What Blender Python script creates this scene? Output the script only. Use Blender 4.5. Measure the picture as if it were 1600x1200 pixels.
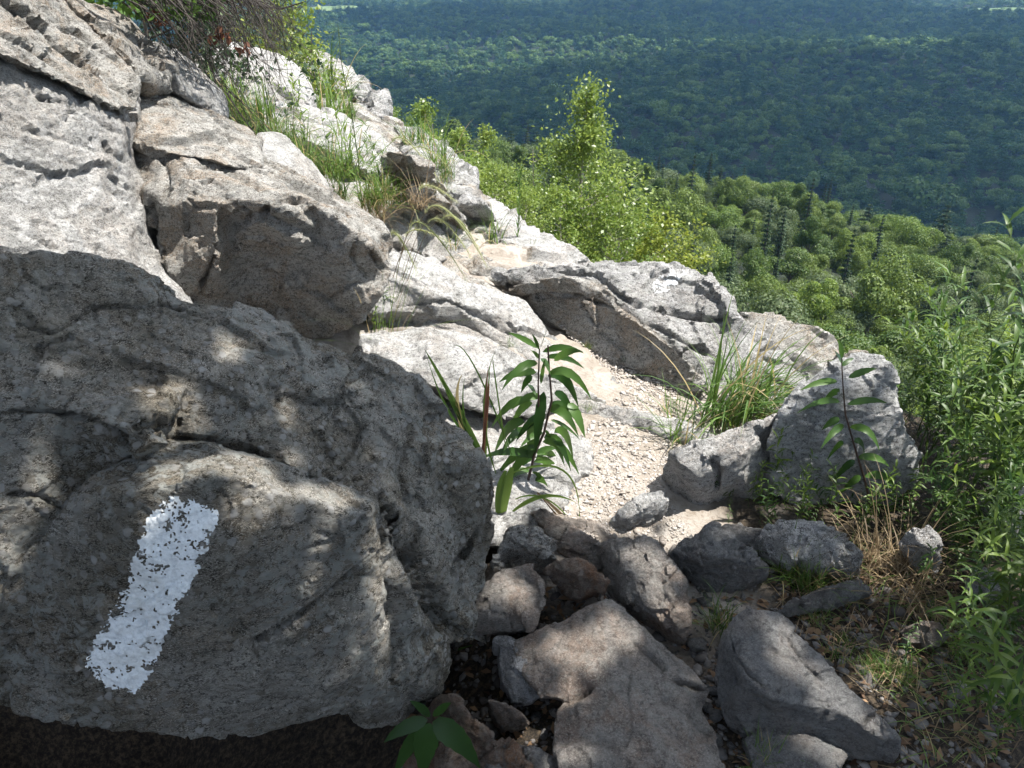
import bpy, bmesh, math, random
import numpy as np
from mathutils import Vector
from mathutils.geometry import delaunay_2d_cdt

for _o in list(bpy.data.objects): bpy.data.objects.remove(_o)
SC = bpy.context.scene
COL = SC.collection
R = math.radians

# ------------------------------------------------------------------ camera
EYE = np.array([0.0, 0.0, 1.6]); PITCH = 30.0; FPX = 1244.0
cam = bpy.data.cameras.new('camera'); camo = bpy.data.objects.new('camera', cam); COL.objects.link(camo)
cam.sensor_width = 36.0; cam.lens = 36.0*FPX/1600.0
cam.clip_start = 0.02; cam.clip_end = 60000
camo.location = EYE; camo.rotation_euler = (R(90-PITCH), 0, 0)
SC.camera = camo

# ------------------------------------------------------------------ sky, sun, exposure
SUN = np.array([0.42, 0.08, 0.90]); SUN /= np.linalg.norm(SUN)
W = bpy.data.worlds.new('World'); SC.world = W; W.use_nodes = True
wn = W.node_tree; bg = wn.nodes['Background']
sky = wn.nodes.new('ShaderNodeTexSky'); sky.sky_type = 'NISHITA'; sky.sun_disc = False
sky.sun_elevation = math.asin(SUN[2]); sky.sun_rotation = math.atan2(SUN[0], SUN[1])
sky.altitude = 300; sky.air_density = 1.0; sky.dust_density = 1.2
hsv = wn.nodes.new('ShaderNodeHueSaturation'); hsv.inputs['Saturation'].default_value = 0.45; wn.links.new(sky.outputs[0], hsv.inputs['Color']); wn.links.new(hsv.outputs[0], bg.inputs[0]); bg.inputs[1].default_value = 0.12
sl = bpy.data.lights.new('sun', 'SUN'); so = bpy.data.objects.new('sun', sl); COL.objects.link(so)
sl.energy = 4.4; sl.angle = R(0.5); sl.color = (1.0, 0.955, 0.89)
so.rotation_euler = Vector(SUN).to_track_quat('Z', 'Y').to_euler(); so.location = (3, 2, 8)
SC.view_settings.view_transform = 'Standard'; SC.view_settings.look = 'None'
SC.view_settings.exposure = 1.4; SC.view_settings.gamma = 1.0
SC.cycles.use_denoising = True
SC.cycles.max_bounces = 6; SC.cycles.transparent_max_bounces = 8; SC.cycles.volume_bounces = 1
SC.cycles.diffuse_bounces = 4; SC.cycles.glossy_bounces = 2; SC.cycles.transmission_bounces = 3
SC.cycles.sample_clamp_indirect = 6

# ------------------------------------------------------------------ helpers
CP, SP = math.cos(R(PITCH)), math.sin(R(PITCH))
RIGHT = np.array([1.0, 0, 0]); FWD = np.array([0, CP, -SP]); UP = np.array([0, SP, CP])
def ray(u, v):
    return FWD + RIGHT*((u-800)/FPX) + UP*((600-v)/FPX)
def PY(u, v, Y):                # the point seen towards (u,v) that stands Y metres ahead
    r = ray(u, v); return EYE + r*(Y/r[1])
def ZZ(u, v, z):                # the same, given its height: returns (u, v, Y)
    r = ray(u, v); t = (z-EYE[2])/r[2]; return (u, v, t*r[1])
def PZ(u, v, z):
    r = ray(u, v); t = (z-EYE[2])/r[2]; return EYE + r*t
def to_px(p):                   # Nx3 -> u, v
    q = p-EYE; d = q@FWD; d = np.where(d < 0.05, 0.05, d)
    return 800+FPX*(q@RIGHT)/d, 600-FPX*(q@UP)/d, d

def _h(ix, iy, iz, s):
    h = (ix*374761393 + iy*668265263 + iz*2147483647 + s*1274126177) & 0xffffffff
    h = ((h ^ (h >> 13))*1274126177) & 0xffffffff
    h = ((h ^ (h >> 16))*2246822519) & 0xffffffff
    return (h ^ (h >> 15)) & 0xffffffff
def perlin(p, seed=0):
    p = np.asarray(p, float); i = np.floor(p).astype(np.int64); f = p-i
    w = f*f*f*(f*(f*6-15)+10); out = 0
    for dx in (0, 1):
        wx = w[:, 0] if dx else 1-w[:, 0]
        for dy in (0, 1):
            wy = w[:, 1] if dy else 1-w[:, 1]
            for dz in (0, 1):
                wz = w[:, 2] if dz else 1-w[:, 2]
                h = _h(i[:, 0]+dx, i[:, 1]+dy, i[:, 2]+dz, seed)
                g = ((h & 1023)/511.5-1)*(f[:, 0]-dx) + (((h >> 10) & 1023)/511.5-1)*(f[:, 1]-dy) + (((h >> 20) & 1023)/511.5-1)*(f[:, 2]-dz)
                out = out + wx*wy*wz*g
    return out
def fbm(p, sc, octv=4, seed=0, gain=0.5, ridge=False):
    a, s, o = 1.0, sc, 0
    for k in range(octv):
        n = perlin(p*s+17.3*k, seed+k)
        o = o + a*((0.5-np.abs(n)*2) if ridge else n); a *= gain; s *= 2.03
    return o
def cellplanes(p, sc, seed=0):  # fractured, faceted relief: in each cell a plane of its own tilt
    q = p*sc; i = np.floor(q).astype(np.int64); best = np.full(len(q), 9.0); val = np.zeros(len(q))
    for dx in (-1, 0, 1):
        for dy in (-1, 0, 1):
            for dz in (-1, 0, 1):
                a, b, c = i[:, 0]+dx, i[:, 1]+dy, i[:, 2]+dz
                h = _h(a, b, c, seed); h2 = _h(a, b, c, seed+91)
                cx = a+(h & 1023)/1023; cy = b+((h >> 10) & 1023)/1023; cz = c+((h >> 20) & 1023)/1023
                ex, ey, ez = q[:, 0]-cx, q[:, 1]-cy, q[:, 2]-cz
                d = ex*ex+ey*ey+ez*ez
                v = ((h2 & 1023)/511.5-1)*ex+(((h2 >> 10) & 1023)/511.5-1)*ey+(((h2 >> 20) & 1023)/511.5-1)*ez + 0.5*((h2 & 255)/127.5-1)
                m = d < best; best = np.where(m, d, best); val = np.where(m, v, val)
    return val

def clasts(p, sc, seed=0):      # rounded pebbles standing out of the matrix
    q = p*sc; i = np.floor(q).astype(np.int64); best = np.full(len(q), 9.0); rv = np.zeros(len(q))
    for dx in (-1, 0, 1):
        for dy in (-1, 0, 1):
            for dz in (-1, 0, 1):
                a, b, c = i[:, 0]+dx, i[:, 1]+dy, i[:, 2]+dz; h = _h(a, b, c, seed)
                d = (q[:, 0]-a-(h & 1023)/1023)**2+(q[:, 1]-b-((h >> 10) & 1023)/1023)**2+(q[:, 2]-c-((h >> 20) & 1023)/1023)**2
                m = d < best; best = np.where(m, d, best); rv = np.where(m, (h >> 5 & 255)/255., rv)
    return np.clip(.5-np.sqrt(best), 0, .3)/.3*(rv > .35)*(.4+.6*rv)

def tag(o, label=None, cat=None, group=None, kind=None):
    if label: o['label'] = label
    if cat: o['category'] = cat
    if group: o['group'] = group
    if kind: o['kind'] = kind
    return o
def mesh_np(name, V, F, mat=None, smooth=True):
    V = np.asarray(V, np.float32); F = np.asarray(F, np.int32)
    me = bpy.data.meshes.new(name); k = F.shape[1]; n = len(F)
    me.vertices.add(len(V)); me.vertices.foreach_set('co', V.ravel())
    me.loops.add(n*k); me.loops.foreach_set('vertex_index', F.ravel())
    me.polygons.add(n); me.polygons.foreach_set('loop_start', np.arange(n, dtype=np.int32)*k)
    try: me.polygons.foreach_set('loop_total', np.full(n, k, np.int32))
    except Exception: pass
    me.update(calc_edges=True); me.validate()
    if smooth: me.polygons.foreach_set('use_smooth', np.ones(n, bool))
    if mat: me.materials.append(mat)
    return me
def link(name, me, parent=None, loc=None, rot=None, scale=None):
    o = bpy.data.objects.new(name, me); COL.objects.link(o)
    if parent is not None: o.parent = parent
    if loc is not None: o.location = [float(c) for c in loc]
    if rot is not None: o.rotation_euler = rot
    if scale is not None: o.scale = (scale,)*3 if not hasattr(scale, '__len__') else scale
    return o
def empty(name, loc=(0, 0, 0), rotz=0, scale=1, rot=None):
    o = link(name, None, None, loc, rot or (0, 0, rotz), scale); o.empty_display_size = 0.1; return o
def children(o): return [c for c in bpy.data.objects if c.parent == o]
class QB:                       # collects quads
    def __init__(s): s.V = []; s.F = []; s.n = 0
    def add(s, V, F):
        V = np.asarray(V, float).reshape(-1, 3); F = np.asarray(F, int)
        s.V.append(V); s.F.append(F+s.n); s.n += len(V)
    def mesh(s, name, mat, smooth=True): return mesh_np(name, np.concatenate(s.V), np.concatenate(s.F), mat, smooth)
    def tube(s, pts, rads, k=5):
        pts = np.asarray(pts, float); n = len(pts); rads = np.broadcast_to(rads, (n,))
        t = np.gradient(pts, axis=0); t /= np.linalg.norm(t, axis=1)[:, None]+1e-9
        ref = np.array([0.31, 0.17, 0.93]) if abs(t[0, 2]) < .9 else np.array([1.0, .1, 0])
        a = np.cross(t, ref); a /= np.linalg.norm(a, axis=1)[:, None]+1e-9; b = np.cross(t, a)
        th = np.linspace(0, 2*np.pi, k, endpoint=False)
        V = pts[:, None]+rads[:, None, None]*(np.cos(th)[None, :, None]*a[:, None]+np.sin(th)[None, :, None]*b[:, None])
        i = np.arange(n-1)[:, None]*k; j = np.arange(k)[None]
        F = np.stack([i+j, i+(j+1) % k, i+k+(j+1) % k, i+k+j], -1).reshape(-1, 4)
        s.add(V.reshape(-1, 3), F)
def nz(a): return a/(np.linalg.norm(a, axis=-1, keepdims=True)+1e-9)
def strips(B, D, L, Wd, droop, S=6, prof='lance', fold=0.25, up=None, wav=0.0, rng=None, serr=0.0):
    """N curved leaves or blades: returns V, F (quads)."""
    N = len(B); D = nz(D.copy()); L = np.broadcast_to(L, (N,)).astype(float); Wd = np.broadcast_to(Wd, (N,)).astype(float); droop = np.broadcast_to(droop, (N,)).astype(float)
    upv = np.tile(np.array([0, 0, 1.0]), (N, 1)) if up is None else up
    side = np.cross(D, upv); bad = np.linalg.norm(side, axis=1) < 1e-3; side[bad] = (1, 0, 0); side = nz(side)
    t = np.linspace(0, 1, S+1)
    if prof == 'lance': w = np.sin(np.pi*t**0.75)**0.85*(1-0.25*t)
    elif prof == 'oval': w = np.sin(np.pi*t**0.85)**0.7
    else: w = np.minimum(1, 2.5*t+0.35)*(1-t**2.2)
    w = np.maximum(w, 0.03); P = B.copy(); V = np.zeros((N, S+1, 3, 3)); d = D.copy()
    for k in range(S+1):
        n = nz(np.cross(side, d)); ww = (Wd*0.5*w[k])[:, None]
        if serr and 0 < k < S: ww = ww*(1+serr*(1 if k % 2 else -1))
        off = 0
        if wav and rng is not None: off = n*(rng.normal(0, wav, N)*Wd)[:, None]
        V[:, k, 0] = P-side*ww+n*ww*fold+off; V[:, k, 1] = P; V[:, k, 2] = P+side*ww+n*ww*fold-off
        P = P+d*(L/S)[:, None]; d = nz(d+np.array([0, 0, -1.0])*(droop/S)[:, None])
    idx = np.arange(N)[:, None, None]*(S+1)*3+np.arange(S)[None, :, None]*3+np.arange(2)[None, None]
    F = np.stack([idx, idx+1, idx+4, idx+3], -1).reshape(-1, 4)
    return V.reshape(-1, 3), F
def diamonds(C, Nn, size, rng, aspect=0.6, bend=0.25):
    N = len(C); Nn = nz(Nn); a = nz(np.cross(Nn, rng.normal(size=(N, 3)))); b = np.cross(Nn, a)
    s = (np.broadcast_to(size, (N,))*0.5)[:, None]
    V = np.stack([C-a*s, C-b*s*aspect+Nn*s*bend, C+a*s*1.1, C+b*s*aspect+Nn*s*bend], 1)
    return V.reshape(-1, 3), np.arange(N*4).reshape(-1, 4)

# ------------------------------------------------------------------ materials
class NT:
    def __init__(s, name):
        s.m = bpy.data.materials.new(name); s.m.use_nodes = True; s.t = s.m.node_tree
        s.b = s.t.nodes['Principled BSDF']; s.out = s.t.nodes['Material Output']
    def n(s, typ, **kw):
        x = s.t.nodes.new(typ)
        for k, v in kw.items(): setattr(x, k, v)
        return x
    def l(s, a, b): s.t.links.new(a, b)
    def noise(s, vec, scale, detail=5, rough=.6, dist=0.0):
        x = s.n('ShaderNodeTexNoise'); x.inputs['Scale'].default_value = scale; x.inputs['Detail'].default_value = detail
        x.inputs['Roughness'].default_value = rough; x.inputs['Distortion'].default_value = dist; s.l(vec, x.inputs['Vector']); return x
    def ramp(s, fac, stops):
        x = s.n('ShaderNodeValToRGB'); cr = x.color_ramp
        while len(cr.elements) < len(stops): cr.elements.new(0.5)
        for e, (p, c) in zip(cr.elements, stops):
            e.position = p; e.color = (*c, 1) if hasattr(c, '__len__') else (c, c, c, 1)
        s.l(fac, x.inputs[0]); return x.outputs[0]
    def mix(s, fac, a, b, mode='MIX'):
        x = s.n('ShaderNodeMix', data_type='RGBA', blend_type=mode)
        for val, i in ((fac, 0), (a, 6), (b, 7)):
            if hasattr(val, 'links') or hasattr(val, 'is_linked'): s.l(val, x.inputs[i])
            elif i == 0: x.inputs[0].default_value = val
            else: x.inputs[i].default_value = (*val, 1)
        return x.outputs[2]
    def bump(s, h, strength, dist, prev=None):
        x = s.n('ShaderNodeBump'); x.inputs['Strength'].default_value = strength; x.inputs['Distance'].default_value = dist
        s.l(h, x.inputs['Height'])
        if prev is not None: s.l(prev, x.inputs['Normal'])
        return x.outputs[0]
    def geo(s): return s.n('ShaderNodeNewGeometry').outputs['Position']
    def rand(s): return s.n('ShaderNodeObjectInfo').outputs['Random']
_mc = {}
def rockmat(name, a=(.20, .19, .175), b=(.42, .41, .39), stain=(.30, .20, .12), st=.35, spk=.5, lichen=.0, pebble=0.0, gr=1.0, rough=.85):
    """weathered quartzite: a/b dark and light mineral, stain iron brown, spk speckle, lichen pale crusts, pebble conglomerate clasts"""
    if name in _mc: return _mc[name]
    T = NT(name); g = T.geo()
    mp = T.n('ShaderNodeMapping'); mp.inputs['Rotation'].default_value = (.35, .6, .3); mp.inputs['Scale'].default_value = (1, 1, 2.6); T.l(g, mp.inputs[0])
    big = T.noise(g, 2.2*gr, 8, .62, .3); mid = T.noise(mp.outputs[0], 11*gr, 9, .72, .5); fine = T.noise(g, 95*gr, 6, .8)
    veryf = T.noise(mp.outputs[0], 240*gr, 3, .8)
    c = T.ramp(mid.outputs['Fac'], [(.41, a), (.49, tuple((x+y)/2 for x, y in zip(a, b))), (.57, b)])
    c = T.mix(T.ramp(big.outputs['Fac'], [(.35, 0.0), (.68, .75)]), c, b)
    s1 = T.noise(g, 4.5*gr, 7, .68, 1.2)
    c = T.mix(T.ramp(s1.outputs['Fac'], [(.48, 0.0), (.58, st)]), c, stain)
    s2 = T.noise(mp.outputs[0], 26*gr, 7, .75, .4)
    c = T.mix(T.ramp(s2.outputs['Fac'], [(.40, .8*spk), (.48, 0.0)]), c, tuple(x*.4 for x in a))
    c = T.mix(T.ramp(fine.outputs['Fac'], [(.43, .9*spk), (.485, 0.0)]), c, tuple(x*.3 for x in a))
    c = T.mix(T.ramp(veryf.outputs['Fac'], [(.52, 0.0), (.58, .8*spk)]), c, tuple(min(.8, x*1.6) for x in b))
    if pebble:
        z1 = T.noise(g, 1.9*gr, 5, .65, .8); c = T.mix(T.ramp(z1.outputs['Fac'], [(.44, .7), (.54, 0.0)]), c, (.45, .42, .35), 'MULTIPLY')
    h = T.bump(big.outputs['Fac'], .5, .05/gr)
    if pebble:
        vo = T.n('ShaderNodeTexVoronoi'); vo.inputs['Scale'].default_value = 58*gr; vo.inputs['Randomness'].default_value = 1
        wob = T.mix(.012, g, T.noise(g, 60*gr, 3).outputs['Color'], 'ADD'); T.l(wob, vo.inputs['Vector'])
        msk = T.noise(g, 3.1*gr, 4, .6); sep = T.n('ShaderNodeSeparateColor'); T.l(vo.outputs['Color'], sep.inputs[0])
        inside = T.ramp(vo.outputs['Distance'], [(.34, 1.0), (.52, 0.0)])
        m1 = T.n('ShaderNodeMath', operation='MULTIPLY'); T.l(inside, m1.inputs[0]); T.l(T.ramp(sep.outputs[0], [(.25, 0.0), (.6, 1.0)]), m1.inputs[1])
        m2 = T.n('ShaderNodeMath', operation='MULTIPLY'); T.l(m1.outputs[0], m2.inputs[0]); T.l(T.ramp(msk.outputs['Fac'], [(.38, .3), (.50, pebble)]), m2.inputs[1])
        c = T.mix(m2.outputs[0], c, T.ramp(sep.outputs[1], [(0, (.22, .20, .16)), (1, (.52, .51, .49))]))
        h = T.bump(m2.outputs[0], .8, .012, h)
    if lichen:
        l1 = T.noise(g, 34*gr, 8, .8, .6); l2 = T.noise(g, 3.5*gr, 4, .6)
        lm = T.n('ShaderNodeMath', operation='MULTIPLY'); T.l(T.ramp(l1.outputs['Fac'], [(.51, 0.0), (.55, 1.0)]), lm.inputs[0]); T.l(T.ramp(l2.outputs['Fac'], [(.4, .2), (.6, lichen)]), lm.inputs[1])
        c = T.mix(lm.outputs[0], c, (.40, .41, .38)); h = T.bump(lm.outputs[0], .5, .003, h)
    h = T.bump(mid.outputs['Fac'], 1, .05/gr, h); h = T.bump(s2.outputs['Fac'], 1, .026/gr, h); h = T.bump(fine.outputs['Fac'], 1, .006/gr, h)
    T.l(c, T.b.inputs['Base Color']); T.b.inputs['Roughness'].default_value = rough; T.l(h, T.b.inputs['Normal'])
    T.b.inputs['Specular IOR Level'].default_value = .3
    _mc[name] = T.m; return T.m
def leafmat(name, c1, c2, trans=.35, rough=.5, var=.3, dry=None, scale=6.0, spec=.4):
    T = NT(name); tc = T.n('ShaderNodeTexCoord').outputs['Object']
    nn = T.noise(tc, scale, 3, .6); isl = T.n('ShaderNodeNewGeometry').outputs['Random Per Island']
    ad = T.n('ShaderNodeMath', operation='ADD'); T.l(isl, ad.inputs[0]); T.l(nn.outputs['Fac'], ad.inputs[1])
    ad2 = T.n('ShaderNodeMath', operation='MULTIPLY_ADD'); T.l(ad.outputs[0], ad2.inputs[0]); ad2.inputs[1].default_value = .5; T.l(T.n('ShaderNodeMath', operation='MULTIPLY').outputs[0], ad2.inputs[2])
    mm = ad2.inputs[2].links[0].from_node; T.l(T.rand(), mm.inputs[0]); mm.inputs[1].default_value = var
    mo = T.n('ShaderNodeMath', operation='SUBTRACT'); T.l(ad2.outputs[0], mo.inputs[0]); mo.inputs[1].default_value = var*.5
    c = T.ramp(mo.outputs[0], [(.2, c1), (.75, c2)])
    if dry is not None:
        c = T.mix(T.ramp(isl, [(dry[1]-.005, 0.0), (dry[1], 1.0)]), c, dry[0])
    T.l(c, T.b.inputs['Base Color']); T.b.inputs['Roughness'].default_value = rough; T.b.inputs['Specular IOR Level'].default_value = spec
    tr = T.n('ShaderNodeBsdfTranslucent'); hs = T.n('ShaderNodeHueSaturation'); hs.inputs['Value'].default_value = 1.5; hs.inputs['Hue'].default_value = .485; T.l(c, hs.inputs['Color']); T.l(hs.outputs[0], tr.inputs[0])
    mx = T.n('ShaderNodeMixShader'); mx.inputs[0].default_value = trans; T.l(T.b.outputs[0], mx.inputs[1]); T.l(tr.outputs[0], mx.inputs[2]); T.l(mx.outputs[0], T.out.inputs[0])
    return T.m
def flatmat(name, c1, c2, scale=8, rough=.8, bump=.3, bd=.01):
    T = NT(name); tc = T.n('ShaderNodeTexCoord').outputs['Object']; nn = T.noise(tc, scale, 6, .7)
    T.l(T.ramp(nn.outputs['Fac'], [(.35, c1), (.65, c2)]), T.b.inputs['Base Color']); T.b.inputs['Roughness'].default_value = rough
    T.l(T.bump(nn.outputs['Fac'], bump, bd), T.b.inputs['Normal']); return T.m

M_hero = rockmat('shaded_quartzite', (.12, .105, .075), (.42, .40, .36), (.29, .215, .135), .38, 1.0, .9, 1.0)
M_white = rockmat('bleached_quartzite', (.27, .26, .24), (.65, .64, .62), (.38, .30, .225), .35, .75, .3)
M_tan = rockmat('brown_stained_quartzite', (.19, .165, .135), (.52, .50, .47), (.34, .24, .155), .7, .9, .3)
M_grey = rockmat('grey_lichened_quartzite', (.19, .183, .175), (.54, .53, .52), (.26, .21, .16), .35, 1.0, .6)
M_slate = rockmat('grey_sandstone', (.115, .115, .115), (.23, .228, .225), (.21, .165, .13), .35, .55, .15, 0, 1.0, .75)
M_slab = rockmat('buff_sandstone', (.155, .135, .12), (.34, .31, .28), (.27, .19, .14), .6, .5, .3, 0, .8, .8)
M_path = rockmat('path_stone', (.34, .29, .25), (.55, .50, .46), (.42, .32, .24), .4, .3)
M_rust = rockmat('rusty_sandstone', (.12, .085, .065), (.22, .17, .135), (.25, .13, .07), .8, .5, .2)
# ------------------------------------------------------------------ ground heights
_cp = [PZ(*t) for t in [(950,1190,-.01),(1100,1100,-.03),(1350,1150,-.03),(1580,1150,-.03),(750,1180,-.04),(560,1190,-.25),(250,1190,-.6),(30,1190,-.6),
    (830,950,-.02),(1000,900,.01),(1250,900,.0),(1500,880,-.02),(1180,800,.02),(900,830,.05),(950,750,.07),(1050,710,.06),(1000,640,.10),(950,560,.12),(890,510,.13),
    (800,440,.17),(730,415,.2),(850,700,.08),(740,700,.12),(640,620,.22),(620,450,.34),(700,480,.3),(1100,640,.06),(1200,620,.05),(1400,800,-.02),(1590,700,-.1),(660,360,.3)]]
_cp += [np.array(t, float) for t in [(-1.2,.6,.05),(-2.5,.8,.4),(-1.3,1.9,.45),(-1.8,2.8,.7),(-1.1,3.4,.45),(-.5,3.6,.3),(-3,4,.9),(-4,6.5,.8),(-1.4,5.0,.45),(-.6,4.8,.28),(-2.2,7,.45),(-.2,4.3,.2),(.5,3.7,.15),
    (0,-1.5,0),(2,-1.5,.1),(-3,-2,1.0),(-6,0,1.0),(-7,9,.6),(1.5,3.0,0),(2.3,2.2,-.15),(2.5,.5,-.1),(5,-3,.3),(5,2,-.8)]]
_cp = np.array(_cp); _cc = _cp[:, :2]
_D = np.linalg.norm(_cc[:, None]-_cc[None], axis=2)
_K = np.zeros((len(_cp)+3,)*2); _K[:-3, :-3] = _D+np.eye(len(_cp))*.02
_K[:-3, -3] = 1; _K[:-3, -2:] = _cc; _K[-3:, :-3] = _K[:-3, -3:].T
_w = np.linalg.solve(_K, np.concatenate([_cp[:, 2], [0, 0, 0]]))
def near_h(x, y):
    x = np.clip(x, -9, 7); y = np.clip(y, -6, 12); o = _w[-3]+_w[-2]*x+_w[-1]*y
    for k in range(len(_cp)): o = o+_w[k]*np.hypot(x-_cc[k, 0], y-_cc[k, 1])
    return o
_ex = np.array([-60, -8, -3, -1.7, -1.0, -.3, .1, .3, .6, .9, 1.15, 1.4, 1.7, 2.1, 3, 4, 30]); _ey = np.array([40, 14, 10, 7.6, 6.6, 5.1, 4.35, 3.75, 3.5, 3.25, 2.95, 2.65, 2.45, 2.3, 1.5, .5, -30])
def edge_s(x, y): return (y-np.interp(x, _ex, _ey))*.65
_hr = np.array([0, 5, 8, 12, 18, 30, 50, 75, 120, 150, 165, 200, 300, 430, 60000.]); _hz = np.array([-2, -4.2, -6.2, -8.6, -11.5, -17, -24, -31, -40.5, -43, -46, -78, -150, -185, -185.])
def far_h(x, y):
    r = np.hypot(x, y); a = np.arctan2(x, y); z = np.interp(r, _hr, _hz)
    z = z-np.clip(a-.2, -.6, .8)*np.minimum(r, 200)*.13*np.clip((420-r)/220, 0, 1)
    p = np.stack([x, y, 0*x], 1)
    return z+fbm(p, 1/60, 3, 5)*np.clip(r/60, 0, 1)*4+fbm(p, 1/520, 3, 15)*np.clip((r-300)/500, 0, 1)*34
def sstep(a, b, x): t = np.clip((x-a)/(b-a), 0, 1); return t*t*(3-2*t)
def H(x, y):
    x = np.atleast_1d(np.asarray(x, float)); y = np.atleast_1d(np.asarray(y, float)); s = edge_s(x, y); n = near_h(x, y)
    ex = np.hypot(np.clip(x, -9, 7)-x, np.clip(y, -6, 12)-y); n = n+ex*.18*np.clip(1-ex/400, .2, 1)*np.clip(-y*.2+1.0, 0, 1)
    n = n-np.clip(s, 0, 3)*2.3
    w = sstep(.4, 3.5, s); return n*(1-w)+np.minimum(far_h(x, y), n)*w
def Hn(x, y):
    z = H(x, y); p = np.stack([np.ravel(x), np.ravel(y), 0*np.ravel(x)], 1)
    return z+fbm(p, 3, 4, 3)*.035+fbm(p, 22, 3, 8)*.008
def ground_z(x, y): return float(Hn(np.array([x]), np.array([y]))[0])

def gridfaces(nr, nc):
    i = np.arange(nr-1)[:, None]*nc+np.arange(nc-1)[None]
    return np.stack([i, i+1, i+nc+1, i+nc], -1).reshape(-1, 4)

# soil with grit, pale path sand, leaf litter where it is off the path
T = NT('stony_soil'); g = T.geo(); sx = T.n('ShaderNodeSeparateXYZ'); T.l(g, sx.inputs[0])
n1 = T.noise(g, 7, 8, .7, .4); n2 = T.noise(g, 60, 6, .8); n3 = T.noise(g, 2.2, 5, .6)
litter = T.ramp(n2.outputs['Fac'], [(.4, (.012, .009, .006)), (.5, (.038, .028, .018)), (.6, (.11, .08, .05))])  # litter colour darkened to stand for the shade in the gap under the boulder
pathc = T.ramp(n1.outputs['Fac'], [(.3, (.24, .205, .165)), (.5, (.36, .32, .275)), (.7, (.47, .44, .40))])
pathc = T.mix(T.ramp(n2.outputs['Fac'], [(.35, .7), (.5, 0.0)]), pathc, (.20, .15, .11))
at_ = T.n('ShaderNodeAttribute', attribute_name='path_sand'); mu = at_
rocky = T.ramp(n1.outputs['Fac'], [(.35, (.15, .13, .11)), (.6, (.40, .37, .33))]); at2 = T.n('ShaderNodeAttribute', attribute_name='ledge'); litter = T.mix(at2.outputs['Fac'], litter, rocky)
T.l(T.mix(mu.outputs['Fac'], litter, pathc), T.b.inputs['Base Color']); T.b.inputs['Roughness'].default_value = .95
T.l(T.bump(n2.outputs['Fac'], .8, .012, T.bump(n1.outputs['Fac'], .6, .04)), T.b.inputs['Normal']); M_soil = T.m
xs = np.arange(-6.5, 4.6, .025); ys = np.arange(-2.5, 10, .025); X, Y = np.meshgrid(xs, ys)
Zg = Hn(X.ravel(), Y.ravel())
_lz = sstep(2.5, 2.9, Y.ravel())
_gp = np.stack([X.ravel(), Y.ravel(), Zg], 1); Zg = Zg+_lz*(cellplanes(_gp+fbm(_gp, 4, 2, 9)[:, None]*.05, 3.2, 50)*.05+cellplanes(_gp, 9, 51)*.016)
bord = np.minimum.reduce([X-xs[0], xs[-1]-X, Y-ys[0], ys[-1]-Y]).ravel()
Zg = Zg-np.clip(.15-bord, 0, .15)*6
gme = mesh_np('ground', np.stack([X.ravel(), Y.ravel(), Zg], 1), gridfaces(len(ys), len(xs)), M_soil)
_pl = [tuple(PZ(u, v, .1)[:2]) for u, v in [(770,432),(800,450),(880,510),(960,580),(1000,650),(960,740),(960,820),(1000,835)]]
_bd = np.full(X.size, 9.); 
for (ax, ay), (bx, by) in zip(_pl[:-1], _pl[1:]):
    t_ = np.clip(((X.ravel()-ax)*(bx-ax)+(Y.ravel()-ay)*(by-ay))/((bx-ax)**2+(by-ay)**2), 0, 1); _bd = np.minimum(_bd, np.hypot(X.ravel()-ax-t_*(bx-ax), Y.ravel()-ay-t_*(by-ay)))
_nz = fbm(np.stack([X.ravel(), Y.ravel(), 0*X.ravel()], 1), 6, 3, 44)
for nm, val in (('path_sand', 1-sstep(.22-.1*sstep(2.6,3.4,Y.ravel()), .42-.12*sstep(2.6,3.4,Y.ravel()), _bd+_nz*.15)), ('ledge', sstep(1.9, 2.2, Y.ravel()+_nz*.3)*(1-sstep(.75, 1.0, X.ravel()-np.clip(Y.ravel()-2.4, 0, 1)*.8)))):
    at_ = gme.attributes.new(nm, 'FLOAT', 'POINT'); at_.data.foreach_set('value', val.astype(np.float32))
gme.materials.append(M_white); gme.materials.append(M_tan)
_F = gridfaces(len(ys), len(xs)); _fc = np.stack([X.ravel(), Y.ravel()], 1)[_F].mean(1); _rk = (_lz[_F].mean(1) > .4) & (_bd[_F].mean(1)+_nz[_F].mean(1)*.1 > .2)
_tn = fbm(np.stack([_fc[:, 0], _fc[:, 1], 0*_fc[:, 0]], 1), 1.3, 2, 71) > .05
gme.polygons.foreach_set('material_index', np.where(_rk, np.where(_tn, 2, 1), 0).astype(np.int32))
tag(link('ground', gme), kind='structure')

# hillside, valley floor and plain to the horizon: one sheet
T = NT('forest_floor'); g = T.geo(); n1 = T.noise(g, .035, 8, .7); n2 = T.noise(g, .6, 6, .75)
c = T.ramp(n1.outputs['Fac'], [(.35, (.010, .018, .007)), (.65, (.02, .032, .011))])
c = T.mix(T.ramp(n2.outputs['Fac'], [(.4, .7), (.6, 0.0)]), c, (.006, .01, .004))
T.l(c, T.b.inputs['Base Color']); T.b.inputs['Roughness'].default_value = 1; T.l(T.bump(n2.outputs['Fac'], 1, .8), T.b.inputs['Normal']); M_floor = T.m
rr = np.concatenate([np.linspace(1.5, 14, 40)[:-1], np.geomspace(14, 13500, 170)]); th = np.linspace(0, 2*np.pi, 361)
RR, TH = np.meshgrid(rr, th, indexing='ij'); X = (RR*np.sin(TH)).ravel(); Y = (RR*np.cos(TH)).ravel()
Zh = H(X, Y); rad = RR.ravel(); inn = (X > -6.4) & (X < 4.5) & (Y > -2.4) & (Y < 9.9)
Zh = Zh-np.where(inn, .6, .03)
o = link('hillside', mesh_np('hillside', np.stack([X, Y, Zh], 1), gridfaces(len(rr), len(th))[:, ::-1], M_floor)); tag(o, kind='structure')
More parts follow.
